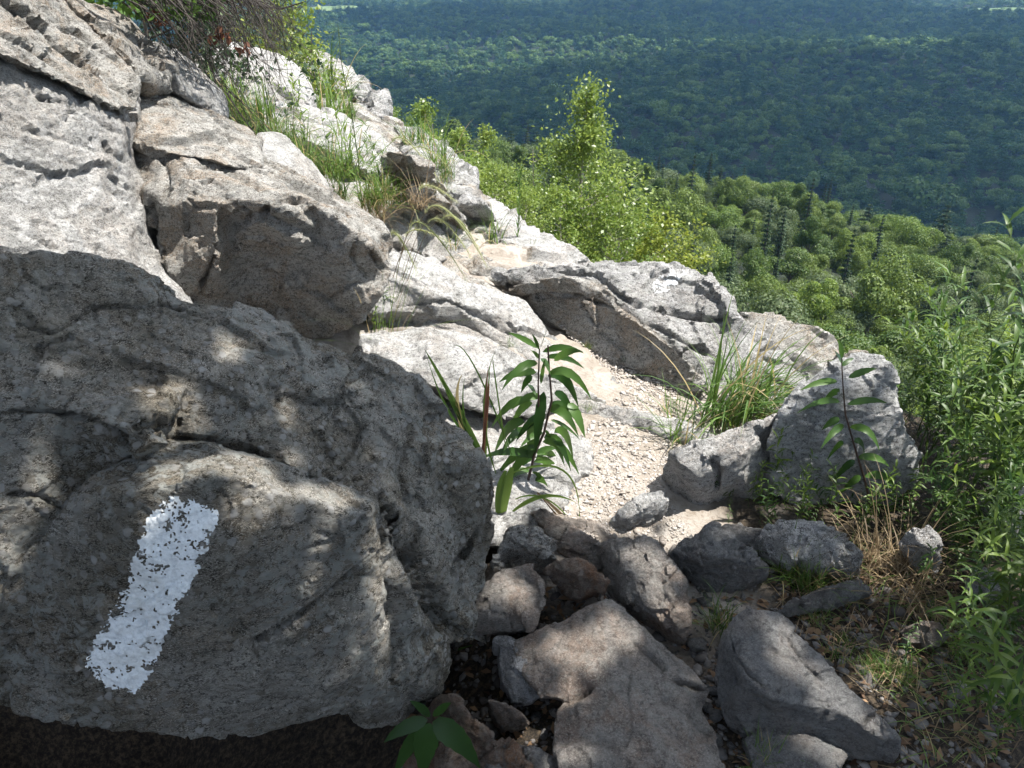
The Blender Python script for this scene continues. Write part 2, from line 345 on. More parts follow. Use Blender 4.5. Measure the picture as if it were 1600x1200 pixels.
# ------------------------------------------------------------------ rocks
def seg_dist(u, v, poly):
    best = np.full(len(u), 1e9); tt = np.zeros(len(u))
    n = len(poly)-1
    for k in range(n):
        ax, ay = poly[k]; bx, by = poly[k+1]; dx, dy = bx-ax, by-ay; L = dx*dx+dy*dy
        t = np.clip(((u-ax)*dx+(v-ay)*dy)/L, 0, 1); d = np.hypot(u-ax-t*dx, v-ay-t*dy)
        m = d < best; best[m] = d[m]; tt[m] = (k+t[m])/n
    return best, tt
def inpoly(u, v, poly):
    c = np.zeros(len(u), bool); n = len(poly); j = n-1
    for i in range(n):
        xi, yi = poly[i]; xj, yj = poly[j]
        m = ((yi > v) != (yj > v)) & (u < (xj-xi)*(v-yi)/((yj-yi) or 1e-9)+xi); c ^= m; j = i
    return c
def rock(name, label, outl, inner=(), back=.4, vox=.012, sm=1, amp=.02, fac=.012, sc=1.0, cracks=(), mat=None, cat='boulder', group=None, strata=0.0, drop=.5, shrink=.7, edges=(), keep=False, clast=0.0):
    """outl / inner: (u, v, Y) corners of the rock as it stands in the world; the body is carried back and down from them"""
    pts = list(outl)+list(inner); n = len(outl)
    P3 = np.array([PY(*p) for p in pts]); c2 = [Vector((p[0], -p[1])) for p in pts]
    E = [(i, (i+1) % n) for i in range(n)]+list(edges)
    vv, ee, ff, ov, oe, of = delaunay_2d_cdt(c2, E, [list(range(n))], 1, 1e-3)
    V = []
    for k, src in enumerate(ov):
        if src: V.append(P3[src[0]])
        else:
            d = np.array([(vv[k]-c).length for c in c2]); V.append(P3[d.argmin()])
    V = np.array(V); bm = bmesh.new(); bv = [bm.verts.new(p) for p in V]
    for f in ff:
        try: bm.faces.new([bv[i] for i in f])
        except ValueError: pass
    bm.edges.ensure_lookup_table()
    cen = P3[:n].mean(0); dr = cen-EYE; dr /= np.linalg.norm(dr)
    bd = [e for e in bm.edges if len(e.link_faces) == 1]
    loop = [bd[0].verts[0], bd[0].verts[1]]; used = {bd[0]}
    while True:
        nx = [e for e in loop[-1].link_edges if e in bd and e not in used]
        if not nx: break
        used.add(nx[0]); w = nx[0].other_vert(loop[-1])
        if w is loop[0]: break
        loop.append(w)
    prev = loop
    for fr, shk in ((.35, .02), (.75, shrink*.28+.02), (1.0, 1-shrink*.75)):
        ring = []
        for q in loop:
            p = np.array(q.co); out = p+dr*back*fr; out = out+(cen+dr*back*fr-out)*shk; out[2] -= drop*back*fr*.5
            ring.append(bm.verts.new(out))
        for i in range(len(loop)):
            j = (i+1) % len(loop); bm.faces.new([prev[i], prev[j], ring[j], ring[i]])
        prev = ring
    cv = bm.verts.new(np.mean([np.array(q.co) for q in prev], axis=0)+dr*back*.05)
    for i in range(len(prev)): bm.faces.new([prev[i], prev[(i+1) % len(prev)], cv])
    bmesh.ops.recalc_face_normals(bm, faces=bm.faces[:]); bmesh.ops.triangulate(bm, faces=bm.faces[:])
    me = bpy.data.meshes.new('tmp'); bm.to_mesh(me); bm.free()
    ob = bpy.data.objects.new('tmp', me); COL.objects.link(ob)
    md = ob.modifiers.new('r', 'REMESH'); md.mode = 'VOXEL'; md.voxel_size = vox; md.adaptivity = 0
    dg = bpy.context.evaluated_depsgraph_get(); dg.update()
    m2 = bpy.data.meshes.new_from_object(ob.evaluated_get(dg)); bpy.data.objects.remove(ob); bpy.data.meshes.remove(me)
    nv = len(m2.vertices); co = np.empty(nv*3); m2.vertices.foreach_get('co', co); co = co.reshape(-1, 3)
    ed = np.empty(len(m2.edges)*2, int); m2.edges.foreach_get('vertices', ed); ed = ed.reshape(-1, 2)
    deg = np.bincount(ed.ravel(), minlength=nv)[:, None]
    def lap(a):
        s = np.zeros_like(a)
        for k in range(a.shape[1]):
            s[:, k] = np.bincount(ed[:, 0], a[ed[:, 1], k], nv)+np.bincount(ed[:, 1], a[ed[:, 0], k], nv)
        return s/np.maximum(deg, 1)
    def normals():
        m2.vertices.foreach_set('co', co.ravel()); m2.update(); a = np.empty(nv*3); m2.vertex_normals.foreach_get('vector', a); return a.reshape(-1, 3)
    if cat == 'stone': sm = min(sm, 1)
    for _ in range(sm):
        co = co+.55*(lap(co)-co); co = co-.57*(lap(co)-co) if _ < sm-2 else co
    N = normals(); seed = abs(hash_s(label)) % 900; p = co+seed*.37
    wp = p+np.stack([fbm(p, 6*sc, 2, 3), fbm(p, 6*sc, 2, 13), fbm(p, 6*sc, 2, 23)], 1)*.022/sc
    d = fbm(p, 3.2*sc, 3, seed, .5)*amp*.6 + cellplanes(wp, 5.0*sc, seed)*fac*1.7 + cellplanes(wp, 12*sc, seed+7)*fac*.8 + (cellplanes(wp, 31*sc, seed+9)*fac*.26 if vox < .0125 else 0)
    if strata:
        ax = np.array([-.25, .5, .83]); tq = (p@ax)*24*sc+fbm(p, 4*sc, 3, 9)*2.2; fr = tq-np.floor(tq); d = d+strata*(np.where(fr < .8, fr/.8, (1-fr)/.2)-.5)*(.5+fbm(p, 3*sc, 2, 4))
    co = co+N*d[:, None]; N = normals()
    d2 = fbm(p, 34*sc, 3, seed+3, .65, True)*amp*.13+fbm(p, 14*sc, 3, seed+5)*amp*.16
    if clast: d2 = d2+clasts(p, 52, 3)*clast*sstep(-.12, .06, fbm(p, 2.6, 3, 40))
    co = co+N*d2[:, None]
    if len(cracks):
        N = normals(); u, v, dd = to_px(co); front = ((co-EYE)*N).sum(1) < 0.1
        wob = fbm(co, 18, 3, 5)*5
        for poly, wid, dep in cracks:
            ds, t = seg_dist(u, v, poly); ds = np.abs(ds+wob*(.3+wid/20)); tap = np.clip(np.minimum(t, 1-t)*6, .25, 1)
            a = np.exp(-(ds/(wid*tap))**2*1.2)*tap*dep; co = co-np.where(front, a, 0)[:, None]*(N*.4+nz(co-EYE)*-.0+dr*-.6*-1*-1*-1 if False else N*1.0)
    base = np.array([co[:, 0].mean(), co[:, 1].mean(), co[:, 2].min()])
    m2.vertices.foreach_set('co', (co-base).ravel()); m2.update(); m2.name = name
    m2.polygons.foreach_set('use_smooth', np.ones(len(m2.polygons), bool)); m2.materials.clear(); m2.materials.append(mat)
    m2.set_sharp_from_angle(angle=R(38))
    ob = link(name, m2, None, base); tag(ob, label, cat, group)
    if keep: return ob, co, base
    return ob
def hash_s(s):
    h = 7
    for ch in s: h = (h*31+ord(ch)) & 0xffffff
    return h
def zo(lst): return [ZZ(*t) for t in lst]

# the big shaded boulder with the painted trail mark
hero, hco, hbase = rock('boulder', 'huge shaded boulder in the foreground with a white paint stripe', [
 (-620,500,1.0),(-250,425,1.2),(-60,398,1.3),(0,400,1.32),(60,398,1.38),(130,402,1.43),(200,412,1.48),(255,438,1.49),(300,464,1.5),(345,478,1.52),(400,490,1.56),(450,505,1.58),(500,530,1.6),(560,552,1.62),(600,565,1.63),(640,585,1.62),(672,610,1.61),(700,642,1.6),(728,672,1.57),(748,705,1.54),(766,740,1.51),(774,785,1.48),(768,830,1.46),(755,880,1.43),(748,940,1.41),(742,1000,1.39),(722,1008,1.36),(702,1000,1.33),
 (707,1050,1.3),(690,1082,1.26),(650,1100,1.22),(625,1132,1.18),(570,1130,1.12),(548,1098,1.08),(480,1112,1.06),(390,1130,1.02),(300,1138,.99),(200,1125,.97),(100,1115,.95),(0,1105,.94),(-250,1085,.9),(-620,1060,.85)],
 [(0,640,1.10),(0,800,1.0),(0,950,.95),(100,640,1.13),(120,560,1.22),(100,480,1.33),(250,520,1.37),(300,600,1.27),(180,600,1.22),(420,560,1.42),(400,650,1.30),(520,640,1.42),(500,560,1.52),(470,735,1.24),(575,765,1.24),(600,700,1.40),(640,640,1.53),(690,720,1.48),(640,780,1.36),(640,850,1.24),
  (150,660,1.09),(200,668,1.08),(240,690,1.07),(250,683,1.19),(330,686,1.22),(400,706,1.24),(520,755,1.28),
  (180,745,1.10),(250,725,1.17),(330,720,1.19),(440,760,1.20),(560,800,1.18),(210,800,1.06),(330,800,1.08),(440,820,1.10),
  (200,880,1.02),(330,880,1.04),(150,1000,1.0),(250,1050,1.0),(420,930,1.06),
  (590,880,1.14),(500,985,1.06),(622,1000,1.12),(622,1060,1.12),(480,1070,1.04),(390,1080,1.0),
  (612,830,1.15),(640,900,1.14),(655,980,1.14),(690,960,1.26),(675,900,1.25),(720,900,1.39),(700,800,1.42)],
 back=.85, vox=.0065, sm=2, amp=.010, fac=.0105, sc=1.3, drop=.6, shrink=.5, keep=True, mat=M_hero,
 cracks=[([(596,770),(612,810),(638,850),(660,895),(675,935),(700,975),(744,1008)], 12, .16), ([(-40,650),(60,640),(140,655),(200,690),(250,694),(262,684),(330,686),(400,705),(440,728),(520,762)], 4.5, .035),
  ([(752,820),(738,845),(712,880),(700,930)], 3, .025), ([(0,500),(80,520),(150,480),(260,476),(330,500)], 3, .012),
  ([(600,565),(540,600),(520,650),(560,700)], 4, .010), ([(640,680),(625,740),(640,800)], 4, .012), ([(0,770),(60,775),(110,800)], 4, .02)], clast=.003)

# painted blaze: the boulder's own skin within the stripe, 1 mm proud, worn through at the pits
def blaze(parent, quad, lab, co, base, me, thr, name='painted_stripe', sub=3, lift=.0012):
    u, v, d = to_px(co); nv = len(co); nor = np.empty(nv*3); me.vertex_normals.foreach_get('vector', nor); nor = nor.reshape(-1, 3)
    ins = inpoly(u, v, quad) & (((co-EYE)*nor).sum(1) < 0)
    bm = bmesh.new(); bm.from_mesh(me); bm.verts.ensure_lookup_table()
    bmesh.ops.delete(bm, geom=[w for w in bm.verts if not ins[w.index]], context='VERTS')
    bmesh.ops.subdivide_edges(bm, edges=bm.edges[:], cuts=sub, use_grid_fill=True, smooth=0.6)
    W = np.array([w.co for w in bm.verts])+base; NN = np.array([w.normal for w in bm.verts]); uu, vv_, _ = to_px(W)
    e, _t = seg_dist(uu, vv_, list(quad)+[quad[0]]); 
    worn = fbm(W, 210, 3, 4, .75)*.65+fbm(W, 40, 3, 8)*.8+np.clip(e/16, 0, 1)*thr[1]-.28
    bm.verts.ensure_lookup_table()
    off = W+NN*lift-base+NN*np.clip(worn, 0, .4)[:, None]*.0012
    for w, q in zip(bm.verts, off): w.co = q
    bmesh.ops.delete(bm, geom=[w for w, k in zip(list(bm.verts), worn) if k < thr[0]], context='VERTS')
    seen = set(); best = []
    for f0 in bm.verts:
        if f0 in seen: continue
        st_, isl = [f0], []; seen.add(f0)
        while st_:
            w = st_.pop(); isl.append(w)
            for e_ in w.link_edges:
                o_ = e_.other_vert(w)
                if o_ not in seen: seen.add(o_); st_.append(o_)
        if len(isl) > len(best): best = isl
    bs = set(best); bmesh.ops.delete(bm, geom=[w for w in bm.verts if w not in bs], context='VERTS')
    m = bpy.data.meshes.new(name); bm.to_mesh(m); bm.free(); m.materials.clear(); m.materials.append(M_paint)
    m.polygons.foreach_set('use_smooth', np.ones(len(m.polygons), bool))
    b = link(name, m, parent)
    if lab: b['label'] = lab
T = NT('chalky_white_paint'); g = T.geo(); n1 = T.noise(g, 120, 5, .7); n2 = T.noise(g, 14, 5, .6)
c = T.ramp(n1.outputs['Fac'], [(.3, (.50, .54, .57)), (.55, (.74, .78, .80))]); c = T.mix(T.ramp(n2.outputs['Fac'], [(.35, .35), (.5, 0.0)]), c, (.46, .45, .40))
T.l(c, T.b.inputs['Base Color']); T.b.inputs['Roughness'].default_value = .7; T.l(T.bump(n1.outputs['Fac'], .7, .003), T.b.inputs['Normal']); M_paint = T.m
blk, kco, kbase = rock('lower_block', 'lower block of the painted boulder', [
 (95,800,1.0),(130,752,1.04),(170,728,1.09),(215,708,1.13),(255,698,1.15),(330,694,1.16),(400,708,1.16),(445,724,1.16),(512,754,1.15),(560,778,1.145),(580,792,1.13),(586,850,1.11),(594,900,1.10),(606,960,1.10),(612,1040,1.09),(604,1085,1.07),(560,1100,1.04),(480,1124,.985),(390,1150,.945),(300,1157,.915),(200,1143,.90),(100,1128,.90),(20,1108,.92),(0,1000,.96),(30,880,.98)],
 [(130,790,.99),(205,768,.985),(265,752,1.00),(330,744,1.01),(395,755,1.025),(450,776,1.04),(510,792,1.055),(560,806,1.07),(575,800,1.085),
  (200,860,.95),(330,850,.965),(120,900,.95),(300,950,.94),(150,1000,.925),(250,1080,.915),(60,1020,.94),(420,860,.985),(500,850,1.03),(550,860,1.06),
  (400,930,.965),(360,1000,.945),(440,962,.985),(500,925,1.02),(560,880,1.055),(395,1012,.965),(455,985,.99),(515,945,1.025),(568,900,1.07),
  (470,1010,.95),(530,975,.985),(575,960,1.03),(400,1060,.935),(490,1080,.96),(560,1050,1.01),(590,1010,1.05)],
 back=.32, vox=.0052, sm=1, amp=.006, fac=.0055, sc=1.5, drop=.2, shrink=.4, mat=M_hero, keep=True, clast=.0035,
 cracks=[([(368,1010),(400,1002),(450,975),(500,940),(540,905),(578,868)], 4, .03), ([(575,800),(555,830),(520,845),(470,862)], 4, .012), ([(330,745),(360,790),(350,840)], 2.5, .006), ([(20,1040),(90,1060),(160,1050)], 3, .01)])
blk.parent = hero; blk.location = kbase-hbase; del blk['label']; del blk['category']
blaze(blk, [(262,772),(300,776),(348,798),(338,832),(318,880),(300,925),(268,985),(240,1050),(215,1088),(170,1078),(122,1052),(140,1010),(165,960),(190,920),(205,870),(222,820),(240,792)], 'worn white painted trail stripe', kco, kbase, blk.data, (-.30, .40))

# left outcrop -----------------------------------------------------------
rock('boulder', 'bright sloping rock slab rising behind the painted boulder', [
 (-900,-160,2.3),(-350,-60,2.5),(-60,0,2.55),(0,20,2.6),(60,45,2.65),(120,80,2.7),(180,110,2.8),(222,150,2.85),(213,260,2.62),(228,310,2.55),(242,380,2.45),(262,430,2.35),(300,470,2.25),(330,520,2.05),(300,600,1.85),(0,560,1.7),(-350,540,1.6),(-900,600,1.4)],
 [(0,110,2.22),(100,150,2.36),(190,200,2.54),(0,235,2.08),(85,272,2.18),(160,290,2.3),(0,330,1.97),(110,340,2.1),(205,360,2.3),(200,420,2.12),(100,420,1.92)],
 back=.8, vox=.012, amp=.016, fac=.010, mat=M_white, strata=.004,
 cracks=[([(0,250),(50,262),(95,275),(96,279)], 4, .02), ([(60,130),(62,155),(110,160),(112,185),(70,205)], 3, .015), ([(110,160),(150,190),(200,215)], 3, .012), ([(0,350),(50,368),(95,395)], 3, .01), ([(165,275),(190,290),(215,300)], 3, .012), ([(150,180),(165,235),(210,262)], 3, .012), ([(20,200),(90,215),(160,240)], 3, .01)])
rock('boulder', 'angular block leaning down over the bright slab at the top left', [
 (-900,-500,2.0),(-350,-300,2.2),(0,-140,2.5),(70,-40,2.75),(110,10,2.8),(160,60,2.8),(195,90,2.8),(216,118,2.75),(222,150,2.7),(216,184,2.58),(180,176,2.48),(150,160,2.42),(110,135,2.34),(70,118,2.28),(30,100,2.22),(0,88,2.17),(-60,60,2.12),(-350,-20,2.1),(-900,-160,1.9)],
 [(0,10,2.4),(60,60,2.46),(120,105,2.52),(190,150,2.6),(90,30,2.68),(150,95,2.68),(0,-60,2.5),(20,70,2.24)],
 back=.7, vox=.012, amp=.018, fac=.014, mat=M_tan, strata=.006, drop=-.2,
 cracks=[([(0,10),(40,20),(70,50),(100,75),(150,120)], 6, .06), ([(-20,40),(50,75),(100,110)], 4, .03), ([(120,60),(150,110),(200,150)], 4, .03), ([(90,45),(120,50),(165,85)], 4, .03)])
rock('boulder', 'long block above the dark crack near the top left corner', [
 (30,-160,3.3),(90,-30,3.2),(130,0,3.2),(165,5,3.25),(205,35,3.3),(230,60,3.3),(262,90,3.2),(272,110,3.1),(262,136,3.0),(225,144,2.9),(216,118,2.82),(195,88,2.85),(160,57,2.85),(110,8,2.85),(70,-42,2.8),(0,-140,2.7)],
 [(150,40,3.0),(200,80,2.98),(240,120,2.95)], back=.6, vox=.012, amp=.015, fac=.012, mat=M_tan, cracks=[([(110,10),(150,60),(175,75),(215,120)], 6, .05), ([(215,60),(235,95),(262,110)], 4, .03)])
rock('boulder', 'rounded top boulder below the dark hanging twigs', [
 (115,5,3.7),(135,8,3.75),(165,10,3.75),(190,22,3.7),(208,48,3.6),(195,62,3.5),(150,40,3.4)], [(160,28,3.5)], back=.4, vox=.014, amp=.01, fac=.006, mat=M_white)
rock('boulder', 'pale rounded boulder with a dark notch beside it, under the twigs', [
 (222,62,3.5),(250,64,3.55),(278,78,3.55),(300,98,3.5),(320,118,3.45),(340,135,3.4),(352,160,3.35),(355,182,3.25),(330,172,3.15),(310,163,3.1),(288,150,3.05),(268,140,3.05),(262,136,3.15),(268,112,3.15),(262,92,3.25),(238,78,3.35)],
 [(280,105,3.3),(320,140,3.2),(272,115,3.05),(300,150,3.08)], back=.5, vox=.012, amp=.012, fac=.008, mat=M_white, cracks=[([(236,118),(250,128),(262,125)], 6, .05), ([(300,150),(320,165),(345,176)], 3, .015)])
rock('boulder', 'middle block with diagonal cracks between the pale boulder and the overhang', [
 (216,144,3.0),(240,141,3.1),(262,142,3.12),(290,152,3.12),(312,166,3.12),(340,176,3.15),(362,186,3.15),(392,200,3.1),(408,216,3.0),(412,240,2.85),(412,262,2.75),(370,262,2.65),(330,250,2.6),(260,240,2.6),(212,225,2.6),(214,185,2.75)],
 [(260,180,2.85),(330,200,2.85),(380,225,2.85),(230,200,2.72)], back=.6, vox=.012, amp=.014, fac=.010, mat=M_tan,
 cracks=[([(290,158),(320,168),(345,190),(360,205)], 3, .02), ([(360,205),(362,225)], 3, .02), ([(215,216),(250,212)], 4, .02)])
rock('boulder', 'smooth grey tilted slab between the overhang and the grasses', [
 (398,204,3.35),(430,206,3.4),(448,212,3.4),(470,232,3.35),(492,258,3.3),(510,282,3.25),(522,306,3.2),(500,312,3.1),(460,290,3.05),(425,268,3.0),(405,240,3.1)],
 [(440,240,3.2),(480,275,3.15)], back=.5, vox=.012, amp=.008, fac=.004, mat=M_white)
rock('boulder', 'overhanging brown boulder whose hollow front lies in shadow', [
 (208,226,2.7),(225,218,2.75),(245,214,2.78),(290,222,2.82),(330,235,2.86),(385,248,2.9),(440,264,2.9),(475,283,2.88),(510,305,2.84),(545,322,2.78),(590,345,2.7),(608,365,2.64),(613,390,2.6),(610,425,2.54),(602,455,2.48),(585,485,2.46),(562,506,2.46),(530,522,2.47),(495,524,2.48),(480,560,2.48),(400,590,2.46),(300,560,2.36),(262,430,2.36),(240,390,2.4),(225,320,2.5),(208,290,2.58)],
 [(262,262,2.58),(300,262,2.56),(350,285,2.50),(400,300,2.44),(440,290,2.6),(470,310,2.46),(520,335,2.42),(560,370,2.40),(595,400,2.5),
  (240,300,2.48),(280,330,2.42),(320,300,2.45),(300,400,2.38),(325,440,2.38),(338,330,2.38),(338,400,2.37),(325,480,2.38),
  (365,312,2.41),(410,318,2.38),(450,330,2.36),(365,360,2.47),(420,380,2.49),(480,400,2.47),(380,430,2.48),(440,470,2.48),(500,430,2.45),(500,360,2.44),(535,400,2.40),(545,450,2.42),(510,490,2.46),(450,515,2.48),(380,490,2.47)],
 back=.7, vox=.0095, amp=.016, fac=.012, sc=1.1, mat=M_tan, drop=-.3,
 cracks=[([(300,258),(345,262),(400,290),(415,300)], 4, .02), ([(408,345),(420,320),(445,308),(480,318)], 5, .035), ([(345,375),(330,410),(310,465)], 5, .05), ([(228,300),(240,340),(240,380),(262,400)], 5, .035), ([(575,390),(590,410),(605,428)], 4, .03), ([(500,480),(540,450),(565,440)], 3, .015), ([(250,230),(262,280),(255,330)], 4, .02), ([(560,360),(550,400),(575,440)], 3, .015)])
# far crest ----------------------------------------------------------------
rock('boulder', 'smooth domed boulder just right of the hanging twigs', [
 (325,80,5.6),(345,66,5.8),(380,64,5.8),(420,76,5.8),(452,92,5.7),(475,112,5.6),(488,140,5.4),(492,170,5.2),(470,185,5.0),(420,180,4.9),(370,160,4.9),(335,130,5.0)],
 [(390,110,5.2),(440,130,5.15),(465,150,5.1),(430,150,5.0)], back=.9, vox=.02, amp=.02, fac=.010, sc=.7, mat=M_white, cracks=[([(425,128),(440,142),(462,158)], 4, .08)])
rock('boulder', 'pale crest rock behind the domed boulder', [
 (430,95,7.2),(455,84,7.3),(490,82,7.3),(520,92,7.2),(545,104,7.0),(556,122,6.7),(558,150,6.4),(540,180,6.0),(490,185,5.8),(450,140,6.3)], [(500,120,6.7),(530,135,6.5)], back=1.2, vox=.025, amp=.03, fac=.03, sc=.7, mat=M_white)
rock('boulder', 'dark jagged block on the skyline of the crest', [
 (548,115,6.8),(562,118,6.8),(578,126,6.8),(585,138,6.7),(602,146,6.7),(603,172,6.4),(597,184,6.2),(578,178,6.1),(560,165,6.1),(550,145,6.3)], [(568,135,6.4),(585,155,6.3)], back=.7, vox=.018, amp=.03, fac=.035, sc=1.0, mat=M_grey, cracks=[([(585,135),(576,155),(580,178)], 3, .06), ([(555,155),(575,158)], 3, .04)])
rock('boulder', 'low brownish block below the dark jagged block', [
 (540,160,5.9),(565,166,5.9),(590,182,5.9),(610,192,5.8),(632,208,5.6),(640,225,5.4),(620,235,5.2),(585,215,5.2),(550,195,5.4)], [(590,200,5.4)], back=.8, vox=.02, amp=.02, fac=.02, sc=.8, mat=M_tan)
rock('boulder', 'long pale ledge running behind the tall grasses', [
 (395,172,4.9),(430,164,5.0),(480,162,5.1),(530,172,5.1),(565,190,5.0),(600,215,4.9),(630,240,4.75),(650,262,4.6),(640,290,4.4),(600,285,4.3),(540,250,4.3),(480,220,4.3),(420,200,4.5)], [(480,180,4.75),(560,215,4.65),(600,245,4.5)], back=.8, vox=.018, amp=.02, fac=.015, mat=M_white, cracks=[([(560,210),(600,240),(640,265)], 4, .04)])
rock('boulder', 'blocky pale rock on the edge with grass on its shoulder', [
 (618,200,5.6),(640,204,5.6),(680,214,5.5),(705,235,5.4),(722,250,5.3),(740,262,5.2),(746,285,5.0),(738,305,4.8),(700,300,4.7),(660,270,4.8),(630,240,5.0)], [(680,240,5.1),(710,270,4.95)], back=.9, vox=.018, amp=.02, fac=.02, mat=M_grey, cracks=[([(680,222),(690,250),(700,290)], 4, .05)])
rock('boulder', 'brown shaded rock face below the blocky edge rock', [
 (590,250,4.6),(630,245,4.6),(665,270,4.6),(700,285,4.6),(720,310,4.5),(735,340,4.3),(720,350,4.1),(680,330,4.0),(640,310,4.0),(600,285,4.1)], [(650,285,4.3),(690,315,4.2)], back=.8, vox=.016, amp=.02, fac=.018, mat=M_tan)
rock('boulder', 'bright rounded rock behind the drooping seed heads', [
 (598,330,3.75),(620,312,3.85),(655,306,3.9),(690,315,3.9),(715,332,3.9),(732,360,3.8),(742,395,3.7),(720,408,3.6),(680,405,3.5),(640,390,3.45),(600,370,3.5)], [(650,340,3.65),(690,360,3.65)], back=.6, vox=.013, amp=.018, fac=.014, mat=M_white, cracks=[([(640,345),(680,340),(720,380)], 4, .04), ([(620,330),(650,345)], 3, .02)])
rock('boulder', 'brown gnarled rock on the edge right of the seed heads', [
 (722,330,4.6),(750,324,4.7),(780,330,4.7),(810,345,4.6),(832,362,4.5),(838,376,4.4),(800,385,4.2),(750,380,4.1),(730,360,4.2)], [(770,350,4.4),(800,362,4.35)], back=.6, vox=.014, amp=.02, fac=.02, mat=M_tan, cracks=[([(760,335),(775,360),(800,375)], 3, .03)])
rock('boulder', 'pale stepped rock at the turn of the path', [
 (745,375,4.15),(790,366,4.3),(830,372,4.3),(850,384,4.25),(880,392,4.15),(902,405,4.0),(900,416,3.85),(850,418,3.75),(790,412,3.75),(750,398,3.8)], [(800,385,4.0),(850,395,3.98),(820,400,3.85)], back=.5, vox=.012, amp=.015, fac=.014, mat=M_white, cracks=[([(820,376),(822,400),(850,414)], 3, .03), ([(760,390),(820,384)], 3, .03)])
# bright slabs --------------------------------------------------------------
rock('rock_slab', 'blinding white upper slab beside the stony path', zo([
 (560,420,.5),(600,392,.5),(640,384,.48),(670,395,.45),(700,422,.41),(740,440,.37),(790,455,.31),(822,470,.27),(838,492,.23),(862,525,.18),(905,556,.15),(945,580,.13),(980,606,.10),(960,622,.06),(930,614,.10),(895,598,.12),(860,585,.14),(800,552,.20),(745,515,.27),(700,498,.32),(640,488,.36),(570,490,.40)]),
 zo([(680,460,.41),(740,480,.36),(800,500,.28),(850,550,.19),(620,440,.46)]), back=.4, vox=.010, amp=.012, fac=.008, mat=M_white, cat='rock slab', drop=1,
 cracks=[([(700,430),(715,460),(700,480)], 3, .012), ([(620,480),(700,470),(760,500),(810,530)], 4, .02)])
rock('rock_slab', 'white rounded slab with a dark crack under its lip', zo([
 (560,520,.44),(605,514,.42),(650,508,.41),(700,512,.39),(740,528,.36),(790,548,.32),(830,572,.26),(875,590,.20),(920,612,.15),(950,630,.11),(930,648,.07),(880,642,.11),(830,650,.15),(790,658,.19),(760,650,.23),(720,632,.28),(680,608,.33),(640,585,.37),(560,560,.42)]),
 zo([(680,550,.40),(760,590,.33),(830,610,.23)]), back=.35, vox=.010, amp=.012, fac=.008, mat=M_white, cat='rock slab', drop=.2,
 cracks=[([(800,560),(850,590),(900,600)], 4, .02)])
rock('rock_slab', 'pale slab sloping into the path behind the leafy plant', zo([
 (540,560,.34),(600,562,.32),(640,582,.28),(690,612,.24),(740,640,.19),(790,660,.14),(840,655,.13),(890,672,.11),(925,690,.09),(915,740,.07),(905,790,.05),(870,840,.03),(800,860,.03),(740,840,.08),(600,760,.2),(560,640,.3)]),
 zo([(700,700,.2),(800,720,.13),(860,700,.11)]), back=.35, vox=.011, amp=.012, fac=.010, mat=M_white, cat='rock slab', drop=1)
rock('rock_slab', 'thin pale rib of rock crossing the path', zo([
 (880,622,.14),(930,628,.13),(1000,642,.125),(1060,655,.12),(1110,672,.11),(1150,700,.08),(1110,706,.06),(1050,688,.07),(980,668,.08),(930,655,.09),(880,645,.1)]),
 zo([(1000,652,.125),(1070,672,.11)]), back=.2, vox=.009, amp=.008, fac=.008, mat=M_white, cat='rock slab', drop=1)
# right-hand ledge ----------------------------------------------------------
D1, d1co, d1base = rock('rock_ledge', 'broad grey ledge right of the path with a faded white mark', zo([
 (770,425,.30),(800,416,.33),(850,412,.35),(900,411,.36),(960,408,.37),(1020,406,.37),(1060,408,.36),(1095,420,.35),(1120,440,.33),(1140,466,.29),(1150,498,.23),(1175,522,.16),(1230,552,.12),(1290,578,.09),(1295,600,.04),(1240,640,.0),(1150,660,.0),(1085,625,.02),(1000,560,.12),(940,500,.2),(860,460,.25)]),
 zo([(960,440,.34),(1060,430,.35),(1050,470,.28),(1110,490,.25),(960,468,.29),(1000,495,.27),(1080,540,.18),(1140,530,.17),(1200,580,.09),(1120,590,.10)]),
 back=.6, vox=.010, amp=.018, fac=.016, mat=M_grey, cat='rock ledge', drop=.6, keep=True,
 cracks=[([(940,440),(980,470),(1010,480)], 4, .03), ([(1010,480),(1060,490),(1110,500),(1148,500)], 4, .04), ([(1080,440),(1110,465),(1140,480)], 3, .02), ([(1010,505),(1060,530),(1120,560)], 4, .02), ([(860,425),(930,430),(960,450)], 3, .02)])
blaze(D1, [(1030,425),(1052,415),(1075,420),(1070,438),(1055,448),(1035,462),(1018,458),(1020,440)], 'faded white painted mark', d1co, d1base, D1.data, (-.24, .16), sub=2)
rock('rock_slab', 'brown upright slab face along the right side of the path', zo([
 (782,455,.22),(800,445,.29),(830,436,.33),(880,431,.36),(930,431,.36),(948,446,.35),(962,472,.32),(1000,498,.30),(1040,528,.26),(1075,566,.19),(1100,602,.12),(1092,618,.07),(1050,606,.07),(1000,588,.09),(940,556,.11),(890,526,.12),(840,492,.14),(800,470,.16)]),
 zo([(870,460,.25),(930,500,.22),(990,540,.18),(830,450,.30),(900,440,.345),(935,455,.33),(950,480,.29)]), back=.25, vox=.009, amp=.014, fac=.012, mat=M_tan, cat='rock slab', drop=.4, strata=.006,
 cracks=[([(800,470),(850,462),(900,462),(960,480)], 3.5, .035), ([(905,470),(930,510)], 2.5, .02)])
rock('boulder', 'low pinkish brown rock beyond the grey ledge', zo([
 (1140,500,.1),(1160,489,.14),(1200,490,.15),(1240,498,.14),(1280,512,.11),(1305,532,.08),(1320,560,.03),(1290,590,.0),(1220,580,.0),(1160,540,.05)]),
 zo([(1220,520,.10),(1260,545,.06)]), back=.5, vox=.013, amp=.015, fac=.012, mat=M_tan, drop=1)
